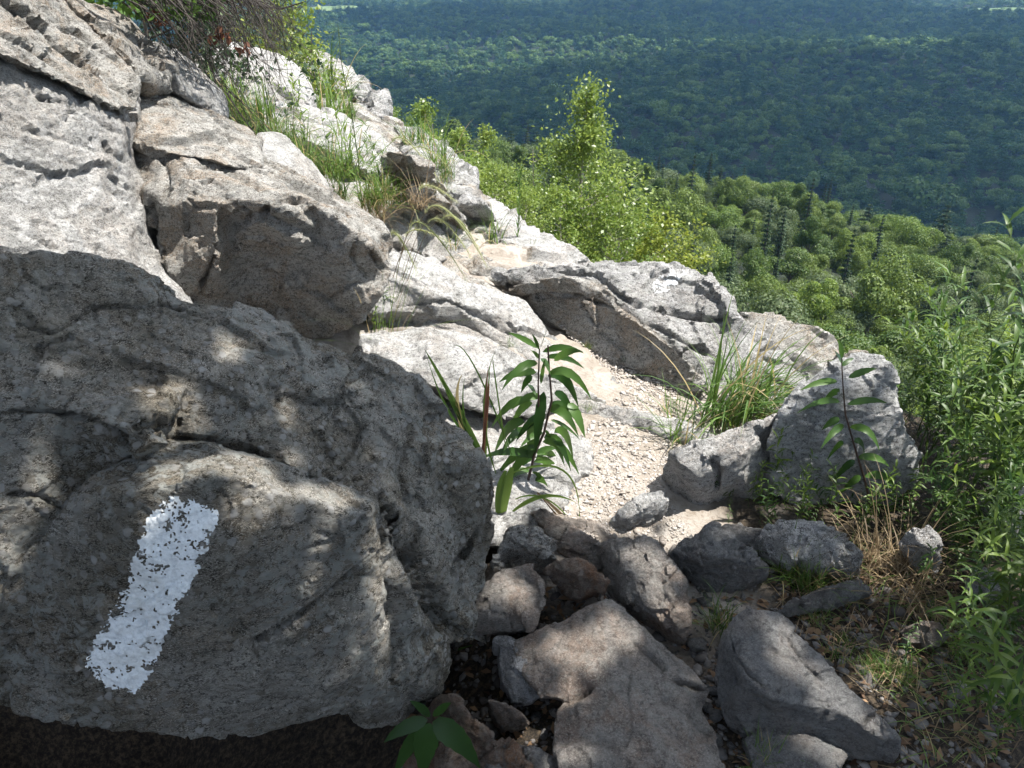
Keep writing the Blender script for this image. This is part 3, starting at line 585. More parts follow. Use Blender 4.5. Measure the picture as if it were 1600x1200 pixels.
rock('boulder', 'brown back rock peeking over the tall speckled boulder', zo([
 (1290,560,.20),(1310,546,.23),(1345,545,.23),(1370,552,.21),(1390,570,.17),(1380,620,.05),(1300,620,.05)]), zo([(1335,570,.18)]), back=.35, vox=.012, amp=.012, fac=.01, mat=M_tan, drop=1)
rock('boulder', 'pale strip of rock behind the grass tussock', zo([
 (1195,545,.10),(1230,548,.13),(1270,562,.13),(1300,580,.11),(1300,600,.06),(1250,600,.04),(1205,575,.05)]), (), back=.3, vox=.011, amp=.008, fac=.008, mat=M_white, drop=1)
M_squat = rockmat('pale_rusty_quartzite', (.25, .235, .215), (.60, .585, .56), (.33, .22, .14), .4, .9, .4)
rock('boulder', 'squat block with a rusty left face beside the path', zo([
 (1036,716,.20),(1045,704,.23),(1062,695,.255),(1100,684,.27),(1150,670,.285),(1190,658,.29),(1218,646,.28),(1235,660,.24),(1235,720,.10),(1225,790,-.05),(1185,790,-.02),(1140,780,.0),(1098,806,-.02),(1075,800,.0),(1050,775,.02),(1040,745,.1)]),
 zo([(1058,722,.225),(1085,742,.2),(1110,708,.25),(1160,700,.24),(1195,700,.17),(1150,740,.16),(1085,775,.07),(1110,765,.1)]), back=.3, vox=.008, amp=.010, fac=.008, sc=1.4, mat=M_squat, drop=.6,
 cracks=[([(1110,715),(1125,740),(1120,770)], 4, .03)])
rock('boulder', 'tall speckled boulder leaning beside the green weeds', zo([
 (1196,690,.24),(1205,665,.28),(1218,645,.32),(1232,620,.35),(1252,596,.38),(1280,574,.41),(1310,560,.43),(1345,553,.45),(1375,556,.46),(1395,570,.45),(1402,600,.40),(1405,640,.33),(1420,675,.26),(1440,710,.18),(1435,750,.1),(1400,790,.0),(1330,790,-.02),(1240,790,.0),(1215,775,.04),(1200,735,.13)]),
 zo([(1280,620,.37),(1340,600,.40),(1300,690,.23),(1250,730,.13),(1350,720,.17),(1388,620,.37),(1380,700,.21)]), back=.32, vox=.008, amp=.014, fac=.010, sc=1.3, mat=rockmat('pale_speckled_quartzite', (.27,.27,.265),(.64,.64,.63),(.36,.33,.30),.15,.9,.5), drop=.6)
rock('stone', 'white angular stone lying on the path edge', zo([
 (956,815,.06),(966,800,.09),(985,783,.12),(1010,772,.13),(1034,764,.13),(1042,780,.11),(1040,800,.07),(1022,818,.04),(1000,820,.04),(975,832,.03),(960,828,.03)]), zo([(1005,795,.12),(985,808,.10),(1025,782,.13)]), back=.10, vox=.005, amp=.006, fac=.006, sc=2.5, mat=M_white, cat='stone')
# foreground stones -----------------------------------------------------------
rock('stone', 'dark grey pointed stone below the squat block', zo([
 (1052,862,.10),(1072,842,.13),(1095,826,.155),(1112,816,.165),(1130,822,.165),(1150,835,.15),(1180,862,.11),(1202,882,.08),(1198,902,.04),(1160,914,.02),(1110,920,.01),(1075,905,.01),(1058,885,.04)]),
 zo([(1112,846,.165),(1102,874,.135),(1138,872,.13),(1182,884,.098),(1098,898,.06),(1155,902,.05),(1075,870,.12)]), back=.16, vox=.006, amp=.008, fac=.010, sm=1, sc=2, mat=M_slate, cat='stone')
rock('stone', 'rough grey stone with white blotches under the brown dry grass', zo([
 (1180,852,.05),(1200,826,.10),(1216,811,.13),(1245,812,.135),(1280,818,.13),(1320,838,.11),(1352,866,.08),(1345,895,.03),(1290,902,.01),(1230,888,.01),(1190,872,.02)]),
 zo([(1225,835,.135),(1290,842,.128),(1328,868,.10),(1240,868,.10),(1290,884,.06)]), back=.16, vox=.0055, amp=.005, fac=.009, sc=2, mat=M_grey, cat='stone')
rock('stone', 'small flat grey stone wedged behind the pointed stone', zo([
 (1125,822,.08),(1160,818,.09),(1200,826,.09),(1215,850,.05),(1190,866,.03),(1150,850,.05)]), (), back=.1, vox=.006, amp=.006, fac=.006, sm=1, sc=2, mat=M_slate, cat='stone')
rock('stone', 'mottled upright stone at the head of the big stepping slab', zo([
 (940,850,.10),(965,838,.13),(1000,836,.145),(1030,842,.15),(1048,870,.14),(1068,905,.12),(1080,950,.09),(1078,985,.05),(1062,1008,.01),(1030,990,.0),(990,965,.0),(960,930,.02),(942,890,.05)]),
 zo([(965,860,.14),(1030,862,.15),(1052,905,.138),(1062,950,.115),(980,905,.115),(1010,950,.095),(1040,985,.06),(975,940,.05)]), back=.16, vox=.0055, amp=.005, fac=.009, sc=2, mat=M_slab, cat='stone')
rock('stepping_stone', 'large flat stepping slab at the bottom centre with a broken notch', zo([
 (795,1002,.07),(830,988,.08),(870,968,.09),(915,945,.10),(950,934,.10),(975,950,.10),(1005,975,.095),(1040,1010,.09),(1080,1045,.08),(1108,1075,.07),(1100,1110,.04),(1118,1150,.035),(1135,1230,.03),(880,1230,.07),(866,1170,.075),(868,1112,.08),(880,1092,.08),(845,1088,.07),(815,1055,.07)]),
 zo([(930,1000,.10),(980,1100,.09),(900,1050,.09),(930,1072,.085),(1050,1120,.075),(1000,1180,.08),(1075,1060,.085),(900,1110,.095)]), back=.12, vox=.0055, sm=1, amp=.004, fac=.004, sc=1.8, mat=M_slab, cat='stepping stone', strata=.003,
 cracks=[([(868,1104),(895,1094),(915,1082),(930,1070)], 4, .022), ([(985,1000),(1010,1020),(1040,1045),(1030,1050)], 4, .014), ([(1050,1062),(1085,1072),(1102,1078)], 4, .02), ([(1070,1110),(1095,1140),(1118,1150)], 5, .012), ([(860,1010),(930,1020),(950,1012)], 2.5, .005)])
rock('stone', 'wedge of grey sandstone at the lower right with a dark broken side', zo([
 (1120,1020,.10),(1130,990,.14),(1150,960,.175),(1172,950,.19),(1215,955,.19),(1245,985,.175),(1290,1030,.155),(1335,1085,.12),(1380,1125,.09),(1408,1155,.07),(1400,1185,.02),(1340,1180,.0),(1250,1160,.0),(1180,1160,-.01),(1135,1140,.0),(1115,1080,.04)]),
 zo([(1140,1010,.155),(1165,1060,.15),(1205,1092,.14),(1260,1105,.12),(1310,1110,.11),(1370,1145,.085),(1200,1020,.165),(1260,1060,.14),(1140,1060,.09),(1200,1120,.07),(1300,1135,.06)]), back=.16, vox=.0055, sm=1, amp=.004, fac=.005, sc=1.8, mat=M_slate, cat='stone', strata=.003,
 cracks=[([(1140,995),(1150,1030),(1175,1055),(1205,1080)], 3, .012), ([(1225,990),(1260,1040),(1290,1070)], 2.5, .008), ([(1350,1132),(1362,1115)], 3, .012)])
rock('stone', 'flat dark stone half under the wedge of sandstone', zo([
 (1160,1150,.02),(1200,1135,.03),(1280,1150,.03),(1330,1175,.02),(1300,1230,.0),(1180,1230,.0)]), (), back=.1, vox=.007, amp=.006, fac=.006, sm=1, sc=2, mat=M_slate, cat='stone')
rock('stone', 'flat tan stone touching the right foot of the painted boulder', zo([
 (735,975,.10),(745,930,.12),(775,895,.14),(830,886,.145),(852,905,.135),(855,930,.12),(840,965,.10),(832,988,.08),(790,992,.06),(740,990,.06)]), zo([(765,920,.14),(840,915,.137),(825,965,.118),(760,965,.115)]), back=.12, vox=.0055, amp=.004, fac=.008, sc=2, mat=M_slab, cat='stone')
rock('stone', 'dark reddish wedge stone between two pale stones', zo([
 (852,893,.12),(872,876,.15),(900,870,.165),(925,878,.16),(952,908,.13),(945,925,.09),(905,936,.07),(880,925,.07),(860,908,.09)]), zo([(885,890,.155),(915,905,.135)]), back=.12, vox=.005, amp=.008, fac=.006, sc=2.5, mat=M_rust, cat='stone')
rock('stone', 'slim pale stone slanting left of the big stepping slab', zo([
 (776,1000,.07),(795,996,.08),(815,1020,.075),(835,1055,.06),(844,1085,.04),(830,1100,.02),(800,1098,.02),(785,1070,.03),(778,1030,.05)]), zo([(806,1045,.07)]), back=.08, vox=.005, amp=.006, fac=.006, sc=2.5, mat=rockmat('pale_grey_stone', (.2,.2,.2),(.38,.38,.38),(.3,.28,.25),.2,.6), cat='stone')
rock('stone', 'rusty brown ridge stone at the bottom beneath the painted boulder', zo([
 (655,1120,.04),(690,1088,.10),(712,1092,.11),(750,1130,.10),(790,1165,.08),(825,1200,.06),(820,1240,.0),(680,1240,-.03),(640,1180,-.02)]), zo([(715,1130,.085),(760,1180,.06),(700,1180,.04)]), back=.14, vox=.006, amp=.008, fac=.01, sc=2, mat=M_rust, cat='stone')
rock('stone', 'small pinkish stone chip right of the rusty ridge stone', zo([
 (762,1092,.05),(780,1094,.06),(815,1112,.055),(828,1130,.03),(800,1142,.0),(775,1130,.01)]), (), back=.06, vox=.0045, amp=.005, fac=.006, sc=3, mat=M_slab, cat='stone')
rock('stone', 'grey stone cut by the bottom edge left of the stepping slab', zo([
 (765,1190,.05),(790,1165,.07),(830,1164,.07),(870,1185,.04),(880,1240,.0),(760,1240,.0)]), (), back=.1, vox=.006, amp=.006, fac=.008, sm=1, sc=2, mat=M_slate, cat='stone')
rock('stone', 'mossy embedded rock under the leafy plant', zo([
 (772,890,.10),(780,850,.14),(800,825,.17),(840,825,.17),(866,842,.15),(872,880,.10),(860,892,.05),(800,900,.04)]), zo([(830,850,.15)]), back=.14, vox=.006, amp=.01, fac=.01, sc=2, mat=M_tan, cat='stone')
rock('stone', 'narrow sloping strip of stone right of the mossy rock', zo([
 (830,800,.10),(850,792,.12),(885,812,.11),(925,840,.09),(950,865,.07),(940,890,.03),(905,885,.03),(870,862,.05)]), (), back=.1, vox=.006, amp=.005, fac=.005, sc=2, mat=M_slab, cat='stone')
rock('stone', 'flat bright stone set in the path beside the sloping strip', zo([
 (860,815,.07),(885,806,.08),(930,812,.08),(962,840,.07),(945,852,.04),(900,845,.03)]), (), back=.08, vox=.006, amp=.005, fac=.005, sc=2, mat=M_path, cat='stone')
rock('stone', 'dull flat stone sunk in dry grass behind the wedge of sandstone', zo([
 (1200,960,.03),(1240,935,.05),(1290,915,.06),(1340,905,.055),(1360,925,.03),(1300,950,.01),(1240,965,.0)]), (), back=.12, vox=.007, amp=.008, fac=.008, sm=1, sc=2, mat=M_slate, cat='stone')
rock('stone', 'rounded greyish stone peeping from the weeds', zo([
 (1405,850,.10),(1425,828,.15),(1450,822,.16),(1465,842,.14),(1475,875,.08),(1465,895,.03),(1430,890,.03)]), zo([(1440,850,.14)]), back=.12, vox=.006, amp=.008, fac=.006, sc=2, mat=M_grey, cat='stone')
rock('stone', 'pale stone lit among weeds at the right edge', zo([
 (1530,775,.12),(1560,758,.15),(1600,760,.15),(1640,790,.1),(1640,850,.03),(1590,850,.03),(1550,820,.06)]), zo([(1585,790,.13)]), back=.2, vox=.008, amp=.01, fac=.008, sc=1.5, mat=M_white, cat='stone')
rock('stone', 'shaded stone in the dark weeds under the pale right-edge stone', zo([
 (1510,900,.06),(1530,888,.09),(1560,895,.08),(1575,925,.03),(1540,940,.01),(1515,925,.02)]), (), back=.1, vox=.006, amp=.006, fac=.006, sc=2, mat=M_grey, cat='stone')
rock('stone', 'dappled brown stone in the grass at the lower right', zo([
 (1400,985,.03),(1430,968,.06),(1470,970,.06),(1490,990,.04),(1470,1010,.0),(1420,1008,.0)]), (), back=.08, vox=.006, amp=.006, fac=.006, sc=2, mat=M_slab, cat='stone')

for (L, pts_, inn, kw) in [
 ('pale slab sloping from the brown face down to the stepped rock', [(690,335,.33),(730,318,.36),(760,322,.34),(735,352,.26),(760,372,.22),(790,392,.2),(740,412,.18),(700,400,.2),(690,365,.27)], [(725,345,.32),(720,385,.23)], dict(mat=M_tan)),
 ('low brown ledge at the left edge of the path turn', [(690,395,.25),(740,402,.24),(790,418,.22),(830,440,.18),(800,452,.17),(750,432,.2),(700,415,.22)], [(750,415,.24)], dict(mat=M_tan)),
 ('pale flake on the edge between the brown rock and the stepped rock', [(800,352,.10),(850,366,.12),(890,385,.12),(925,402,.14),(900,412,.12),(850,396,.12),(800,375,.12)], [(850,380,.15)], dict(mat=M_white)),
 ('broken pale step below the brown gnarled rock', [(738,352,.24),(780,356,.25),(815,370,.22),(800,386,.2),(755,382,.2),(735,368,.2)], [(780,370,.24)], dict(mat=M_white)),
 ('rough grey shelf under the blocky edge rock', [(690,300,.45),(730,300,.44),(760,318,.38),(775,335,.32),(740,340,.30),(700,325,.36)], [(730,318,.43)], dict(mat=M_grey)),
 ('long low brown shelf along the skyline right of the grasses', [(600,232,.75),(640,240,.72),(680,262,.66),(700,282,.6),(680,292,.52),(640,272,.6),(605,252,.68)], [(650,258,.7)], dict(mat=M_tan)),
 ('cracked brown slab behind the bright rounded rock', [(640,286,.6),(680,292,.56),(715,318,.48),(728,345,.38),(700,345,.36),(660,318,.48),(635,300,.55)], [(690,315,.53)], dict(mat=M_tan))]:
    rock('boulder', L, zo(pts_), zo(inn), back=.35, vox=.012, amp=.014, fac=.016, drop=1, **kw)
# ------------------------------------------------------------------ vegetation materials
M_leaf = leafmat('dark_leaf', (.02, .06, .010), (.085, .17, .03), .35, .42, .25)
M_weed = leafmat('weed_leaf', (.04, .09, .012), (.155, .23, .035), .42, .45, .3)
M_grass = leafmat('grass_blade', (.05, .11, .02), (.15, .24, .05), .4, .45, .3, dry=((.36, .29, .14), .86))
M_dry = leafmat('dry_grass', (.11, .075, .04), (.29, .22, .125), .3, .6, .3)
M_seed = leafmat('seed_head', (.25, .30, .12), (.45, .46, .26), .5, .6, .2)
M_birch = leafmat('birch_leaf', (.075, .14, .02), (.21, .28, .06), .42, .4, .2, scale=2, spec=.5)
M_yel = leafmat('yellow_green_leaf', (.10, .16, .02), (.24, .28, .05), .45, .4, .2, scale=2)
M_oak = leafmat('broadleaf_foliage', (.045, .09, .014), (.13, .185, .035), .3, .55, .55, scale=.7)
M_lime = leafmat('bright_broadleaf_foliage', (.07, .13, .02), (.14, .20, .04), .35, .55, .35, scale=.7)
M_greyg = leafmat('grey_green_foliage', (.045, .075, .026), (.11, .15, .06), .3, .6, .4, scale=.7)
M_pine = leafmat('pine_foliage', (.018, .045, .016), (.045, .085, .032), .2, .6, .5, scale=.7)
M_bark = flatmat('grey_bark', (.06, .05, .042), (.16, .14, .12), 12)
M_birchbark = flatmat('pale_birch_bark', (.20, .18, .15), (.42, .39, .34), 9)
M_stem = flatmat('purple_brown_stem', (.035, .02, .018), (.08, .045, .03), 20, .5)
M_gstem = flatmat('green_stem', (.05, .09, .02), (.11, .15, .05), 20, .5)
M_twig = flatmat('dead_twig', (.018, .014, .012), (.055, .045, .036), 20, .8)
M_dead = leafmat('dead_leaf', (.09, .035, .02), (.2, .09, .05), .3, .6, .2)
rng = np.random.default_rng(11)
def bez(p0, p1, p2, n):
    t = np.linspace(0, 1, n)[:, None]; return (1-t)**2*p0+2*t*(1-t)*p1+t*t*p2
def bezleaf(q, p0, p1, p2, w, S=9, prof='lance', nrm=None, fold=.28, serr=.06, twist=0):
    P = bez(p0, p1, p2, S+1); t = np.linspace(0, 1, S+1); tg = nz(np.gradient(P, axis=0))
    nrm = np.array([0, -.5, .85]) if nrm is None else nrm
    side = nz(np.cross(tg, nrm)); nn = np.cross(side, tg)
    if twist:
        a = (t*twist)[:, None]; side = side*np.cos(a)+nn*np.sin(a); nn = np.cross(side, tg)
    ww = {'lance': np.sin(np.pi*t**0.72)**.8*(1-.2*t), 'oval': np.sin(np.pi*t**.85)**.7, 'blade': np.minimum(1, 3*t+.4)*(1-t**2.5)}[prof]
    ww = np.maximum(ww, .04)*w*.5; ww = ww*(1+serr*np.where(np.arange(S+1) % 2, 1, -1)); ww = ww[:, None]
    V = np.stack([P-side*ww+nn*ww*fold, P, P+side*ww+nn*ww*fold], 1)
    i = np.arange(S)[:, None]*3+np.arange(2)[None]; q.add(V.reshape(-1, 3), np.stack([i, i+1, i+4, i+3], -1).reshape(-1, 4))
def px3(u, v, Y): return PY(u, v, Y)
def finish(name, root_loc, parts, label, cat, group=None):
    """parts: (name, QB, material); geometry was collected in world space"""
    e = empty(name, root_loc); tag(e, label, cat, group); L = np.array(root_loc, float)
    for pn, q, m in parts:
        if not q.V: continue
        q.V = [v-L for v in q.V]; link(pn, q.mesh(pn, m), e)
    return e

# ------------------------------------------------------------------ the leafy plant in front of the slabs
def leaf_px(q, b, t, Y, w, arch=.35, dY=0.0):
    p0 = px3(*b, Y); p2 = px3(*t, Y+dY); L = np.linalg.norm(p2-p0); mid = (p0+p2)/2+np.array([0, -.15, 1])*L*arch
    n = nz(np.array([rng.normal(0, .25), -.75+rng.normal(0, .2), .55])); bezleaf(q, p0, mid, p2, w, 11, 'lance', n, .22, .05)
Yp = 2.02; st, lf, tw = QB(), QB(), QB()
stemp = np.array([px3(820, 830, 1.98), px3(818, 780, 1.99), px3(835, 710, 2.0), px3(850, 676, 2.01), px3(862, 625, 2.02), px3(858, 575, 2.02), px3(856, 540, 2.02)])
st.tube(stemp, np.linspace(.0055, .0025, 7), 6)
st.tube(np.array([px3(838, 706, 2.0), px3(842, 650, 1.99), px3(841, 600, 1.99), px3(843, 545, 1.98)]), np.linspace(.004, .002, 4), 5)
for b, t, w, a in [((840,544),(794,520),13,.12),((842,546),(831,522),8,.1),((844,544),(856,512),9,.05),((848,550),(912,552),15,.3),((854,558),(913,576),14,.3),((866,564),(911,550),16,.2),
    ((840,568),(784,610),18,.45),((838,582),(780,597),20,.3),((832,588),(814,614),15,.4),((856,588),(904,636),24,.6),((858,584),(924,624),20,.6),((850,612),(836,710),26,.12),((824,600),(838,620),12,.2),
    ((866,614),(896,654),18,.5),((826,624),(768,668),20,.4),((832,630),(798,668),18,.4),((856,640),(904,682),22,.6),((888,630),(914,684),24,.3),((860,656),(907,688),10,.2),((832,660),(828,716),24,.15),
    ((820,660),(772,710),24,.45),((822,672),(782,712),20,.4),((866,676),(896,720),20,.6),((850,684),(882,728),22,.55),((852,672),(862,690),7,.2),((842,700),(776,744),22,.4),((856,682),(892,736),18,.6),
    ((838,715),(752,716),20,.25),((836,712),(800,742),16,.3),((838,716),(880,750),18,.55),((830,740),(862,786),20,.5),((826,744),(790,790),18,.5),((822,760),(858,812),20,.5),((820,762),(770,800),20,.4),
    ((836,708),(876,700),14,.2),((848,676),(812,700),14,.3),((836,705),(790,760),22,.45),((848,690),(905,742),20,.55),((828,735),(768,770),20,.4),((834,722),(888,790),20,.55),((826,750),(880,812),18,.5),((815,775),(770,830),18,.4),((852,650),(806,690),20,.4),((860,632),(905,664),18,.5),((845,620),(800,640),18,.4),((822,765),(800,835),20,.4),((842,560),(830,548),8,.1),((845,600),(852,560),9,.1),((825,740),(835,792),16,.25),((818,770),(806,815),18,.35),((846,560),(860,586),12,.2)]:
    leaf_px(lf, b, t, Yp+rng.normal(0, .02), w/FPX*1.8, a, rng.normal(-.02, .06))
finish('leafy_plant', stemp[0], [('stem', st, M_stem), ('foliage', lf, M_leaf)], 'dark green plant with long drooping serrated leaves at the boulder edge', 'plant')

def blades_px(lst, Y0, mat, name, label, cat, base=None, prof='blade'):
    q = QB()
    for pts, w in lst:
        p = [px3(u, v, Y0 if len(r) == 0 else r[0]) for (u, v, *r) in pts]
        if len(p) == 2: p = [p[0], (p[0]+p[1])/2, p[1]]
        if len(p) == 3:
            bezleaf(q, p[0], 2*p[1]-(p[0]+p[2])/2, p[2], w/FPX*Y0*1.05, 12, prof, np.array([rng.normal(0, .2), -1, .25]), .3, 0)
    q.V = [v for v in q.V]; L = np.concatenate(q.V); b = L[L[:, 2].argmin()] if base is None else base
    q.V = [v-b for v in q.V]; o = link(name, q.mesh(name, mat), None, b); tag(o, label, cat); return o
blades_px([(((760,720),(700,610),(663,545)),9),(((752,712),(712,640),(690,590)),8),(((745,700),(700,640),(668,560)),5),(((757,745),(758,680),(766,568)),9),(((775,740),(756,640),(775,545)),4),(((790,700),(775,600),(770,560)),3),(((800,712),(740,570),(706,546)),3),(((742,730),(716,640),(722,585)),9),(((748,740),(726,660),(726,590)),5)], 1.9, M_grass,
    'grass_tuft', 'upright broad grass blades standing left of the leafy plant', 'grass')
blades_px([(((755,730),(758,650),(763,566)),6),(((764,600),(757,680),(745,740)),5)], 1.89, leafmat('rusty_blade', (.12, .05, .03), (.2, .1, .06), .3), 'withered_grass', 'rust coloured folded blade among the upright grass', 'grass')
blades_px([(((800,730),(784,800),(776,880)),20),(((776,860),(768,930),(765,1010)),9),(((790,735),(778,790),(790,850)),14),(((797,740),(880,735),(905,810)),5),(((905,800),(903,840),(890,862)),4),(((800,800),(850,775),(900,785)),9),(((795,810),(860,820),(900,830)),5),(((770,850),(757,900),(760,960)),7),(((805,780),(870,790),(930,880)),4),(((780,860),(800,910),(790,960)),5),(((790,880),(775,930),(772,990)),6)], 1.87, M_grass,
    'grass_tuft', 'long hanging grass blades below the leafy plant', 'grass')
blades_px([(((840,770,1.9),(950,880,1.84),(1105,1062,1.80)),7),(((842,772,1.9),(945,890,1.83),(1095,1055,1.79)),4),(((1230,945,1.85),(1310,950,1.84),(1380,958,1.8)),4),(((1095,900,1.9),(1150,915,1.9),(1215,912,1.9)),4)], 1.85, M_dry, 'straw', 'long pale dry stem lying across the stones to the stepping slab', 'grass stem')
blades_px([(((776,905,1.86),(808,975,1.80),(842,1070,1.72)),8),(((790,925,1.86),(820,990,1.8),(850,1060,1.74)),4)], 1.8, leafmat('red_blade', (.10, .015, .012), (.2, .04, .025), .2), 'withered_grass', 'dark red dead blade slanting over the slim pale stone', 'grass blade')
blades_px([(((738,1008,1.5),(790,1035,1.55),(800,1060,1.6)),5),(((738,1008,1.5),(700,1022,1.5),(715,1030,1.5)),5),(((742,1010,1.5),(780,1075,1.5),(850,1130,1.55)),3),(((745,1008,1.5),(775,995,1.55),(790,1000,1.6)),4)], 1.5, M_grass, 'grass_tuft', 'small sprig of grass at the foot of the painted boulder', 'grass')
# broad leaves below the boulder, the deep shade put into their leaf colour
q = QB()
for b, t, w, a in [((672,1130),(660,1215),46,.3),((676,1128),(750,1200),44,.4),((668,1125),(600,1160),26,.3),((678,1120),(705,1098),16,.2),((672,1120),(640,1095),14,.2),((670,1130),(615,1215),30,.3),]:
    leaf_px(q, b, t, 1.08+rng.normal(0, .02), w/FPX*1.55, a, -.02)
b0 = px3(672, 1135, 1.08); q.V = [v-b0 for v in q.V]; tag(link('broad_leaved_seedling', q.mesh('foliage', leafmat('shade_darkened_leaf', (.012, .035, .008), (.03, .075, .015), .25, .55)), None, b0), 'broad dark leaves in the black shade under the painted boulder', 'seedling')

# ------------------------------------------------------------------ generic plants, built once and copied
def stem_pts(h, lean, n=7, wob=.02):
    t = np.linspace(0, 1, n); p = np.stack([lean[0]*t**1.5, lean[1]*t**1.5, h*t], 1); p[1:-1, :2] += rng.normal(0, wob*h, (n-2, 2)); return p
def weed_mesh(h, nl, L, Wd, lean=(0, 0), droop=1.2, rise=.5, start=.12, mat=None, smat=None, branches=0):
    s, l = QB(), QB(); P = stem_pts(h, lean); s.tube(P, np.linspace(.0028, .001, len(P))*(.6+h), 4)
    t = np.linspace(start, 1, nl); c = np.stack([np.interp(t, np.linspace(0, 1, len(P)), P[:, k]) for k in range(3)], 1)
    ang = np.arange(nl)*2.4+rng.normal(0, .5, nl); el = rise+rng.normal(0, .22, nl)+(t > .9)*.5
    D = np.stack([np.cos(ang)*np.cos(el), np.sin(ang)*np.cos(el), np.sin(el)], 1)
    sc = (1-.45*np.abs(t-.55)*1.4)*rng.uniform(.75, 1.15, nl)
    l.add(*strips(c, D, L*sc, Wd*sc, droop*rng.uniform(.4, 1.5, nl), 5, 'lance', .25))
    for k in range(branches):
        tb = rng.uniform(.35, .85); a = rng.uniform(0, 6.28); b = np.array([np.interp(tb, np.linspace(0, 1, len(P)), P[:, j]) for j in range(3)]); d = np.array([np.cos(a)*.7, np.sin(a)*.7, .7])
        hb = h*.35; Q = b+np.linspace(0, 1, 5)[:, None]*d*hb+np.array([0, 0, -.08])*np.linspace(0, 1, 5)[:, None]**2*hb; s.tube(Q, np.linspace(.0012, .0006, 5), 3)
        m = nl//3; tt = np.linspace(.15, 1, m); cc = np.stack([np.interp(tt, np.linspace(0, 1, 5), Q[:, j]) for j in range(3)], 1); aa = np.arange(m)*2.4; DD = np.stack([np.cos(aa), np.sin(aa), .5+0*aa], 1)+d*.6
        l.add(*strips(cc, DD, L*.75, Wd*.75, droop, 4, 'lance', .25))
    return s.mesh('stem', smat or M_gstem), l.mesh('foliage', mat or M_weed)
def place(protos, loc, rz, sc, name, label, cat, group, tilt=(0, 0)):
    s, l = protos; e = empty(name, loc, rot=(tilt[0], tilt[1], rz), scale=sc); tag(e, label, cat, group); link('stem', s, e); link('foliage', l, e); return e
M_weed2 = leafmat('dark_weed_leaf', (.025, .07, .012), (.09, .16, .03), .4, .45, .3)
weeds = [weed_mesh(.75, 28, .155, .025, (-.10, .02), 1.2, .55), weed_mesh(.85, 34, .145, .021, (-.05, .05), 1.0, .7, branches=3, mat=M_weed2), weed_mesh(.6, 20, .13, .030, (.05, -.05), 1.3, .4), weed_mesh(.7, 34, .11, .020, (0, 0), .8, .8, branches=4, mat=M_weed2), weed_mesh(.5, 18, .10, .022, (.04, .03), 1.4, .5, mat=M_weed2), weed_mesh(.9, 34, .14, .024, (-.12, .03), 1.5, .45, branches=2)]
def tuft(n, L, Wd, spread, droop, lean=(0, 0), mat=None, name='grass_tuft', el=1.15, heads=0, dry=0.0):
    a = rng.uniform(0, 6.28, n); r = spread*np.sqrt(rng.uniform(0, 1, n)); B = np.stack([r*np.cos(a), r*np.sin(a), 0*a-.01], 1)
    e = rng.normal(el, .25, n); az = rng.uniform(0, 6.28, n); D = np.stack([np.cos(az)*np.cos(e)+lean[0], np.sin(az)*np.cos(e)+lean[1], np.sin(e)], 1)
    q = QB(); q.add(*strips(B, D, L*rng.uniform(.5, 1.15, n), Wd*rng.uniform(.6, 1.2, n), droop*rng.uniform(.4, 1.6, n), 7, 'blade', .3)); return q.mesh(name, mat or M_grass)
T_dense = [tuft(60, .34, .007, .06, 1.6), tuft(45, .26, .006, .05, 1.3), tuft(70, .20, .004, .05, 1.5)]
T_fine = [tuft(50, .11, .003, .05, 1.2), tuft(60, .08, .003, .06, 1.2), tuft(30, .12, .003, .05, 1.8, mat=M_dry)]
T_big = tuft(150, .62, .011, .14, 1.9, (.25, -.05), el=1.2)
T_bigb = tuft(90, .5, .010, .12, 2.1, (.1, -.1), el=1.1)
T_dry = [tuft(60, .34, .003, .06, 1.5, (-.2, -.1), M_dry, el=.9), tuft(50, .25, .003, .06, 1.3, (.1, -.2), M_dry, el=.8)]
def put(me, u, v, z, name, label, cat='grass', group=None, rz=0, sc=1.0, dz=0):
    p = PZ(u, v, z); p[2] = ground_z(p[0], p[1])+dz if z is None else z; o = link(name, me, None, p, (0, 0, rz), sc); tag(o, label, cat, group); return o
def on_ground(u, v):
    z = 0.05
    for _ in range(8): p = PZ(u, v, z); z = .5*z+.5*ground_z(p[0], p[1])
    p = PZ(u, v, z); p[2] = ground_z(p[0], p[1]); return p
def putg(me, u, v, name, label, cat='grass', group=None, rz=None, sc=1.0, dz=0.0):
    p = on_ground(u, v); p[2] += dz; o = link(name, me, None, p, (0, 0, rng.uniform(0, 6.28) if rz is None else rz), sc); tag(o, label, cat, group); return o
# big tussock on the right of the path
putg(T_big, 1135, 670, 'grass_tussock', 'big arching grass tussock behind the squat block', 'grass tussock', rz=0, sc=.76)
putg(T_bigb, 1175, 640, 'grass_tussock', 'second grass tussock leaning against the tall speckled boulder', 'grass tussock', rz=.3, sc=.75)
putg(T_dense[1], 1062, 690, 'grass_tuft', 'thin green tuft at the path edge left of the big tussock', sc=.9)
putg(T_fine[0], 1050, 640, 'grass_tuft', 'small sparse tuft beside the pale rib of rock', sc=.9)

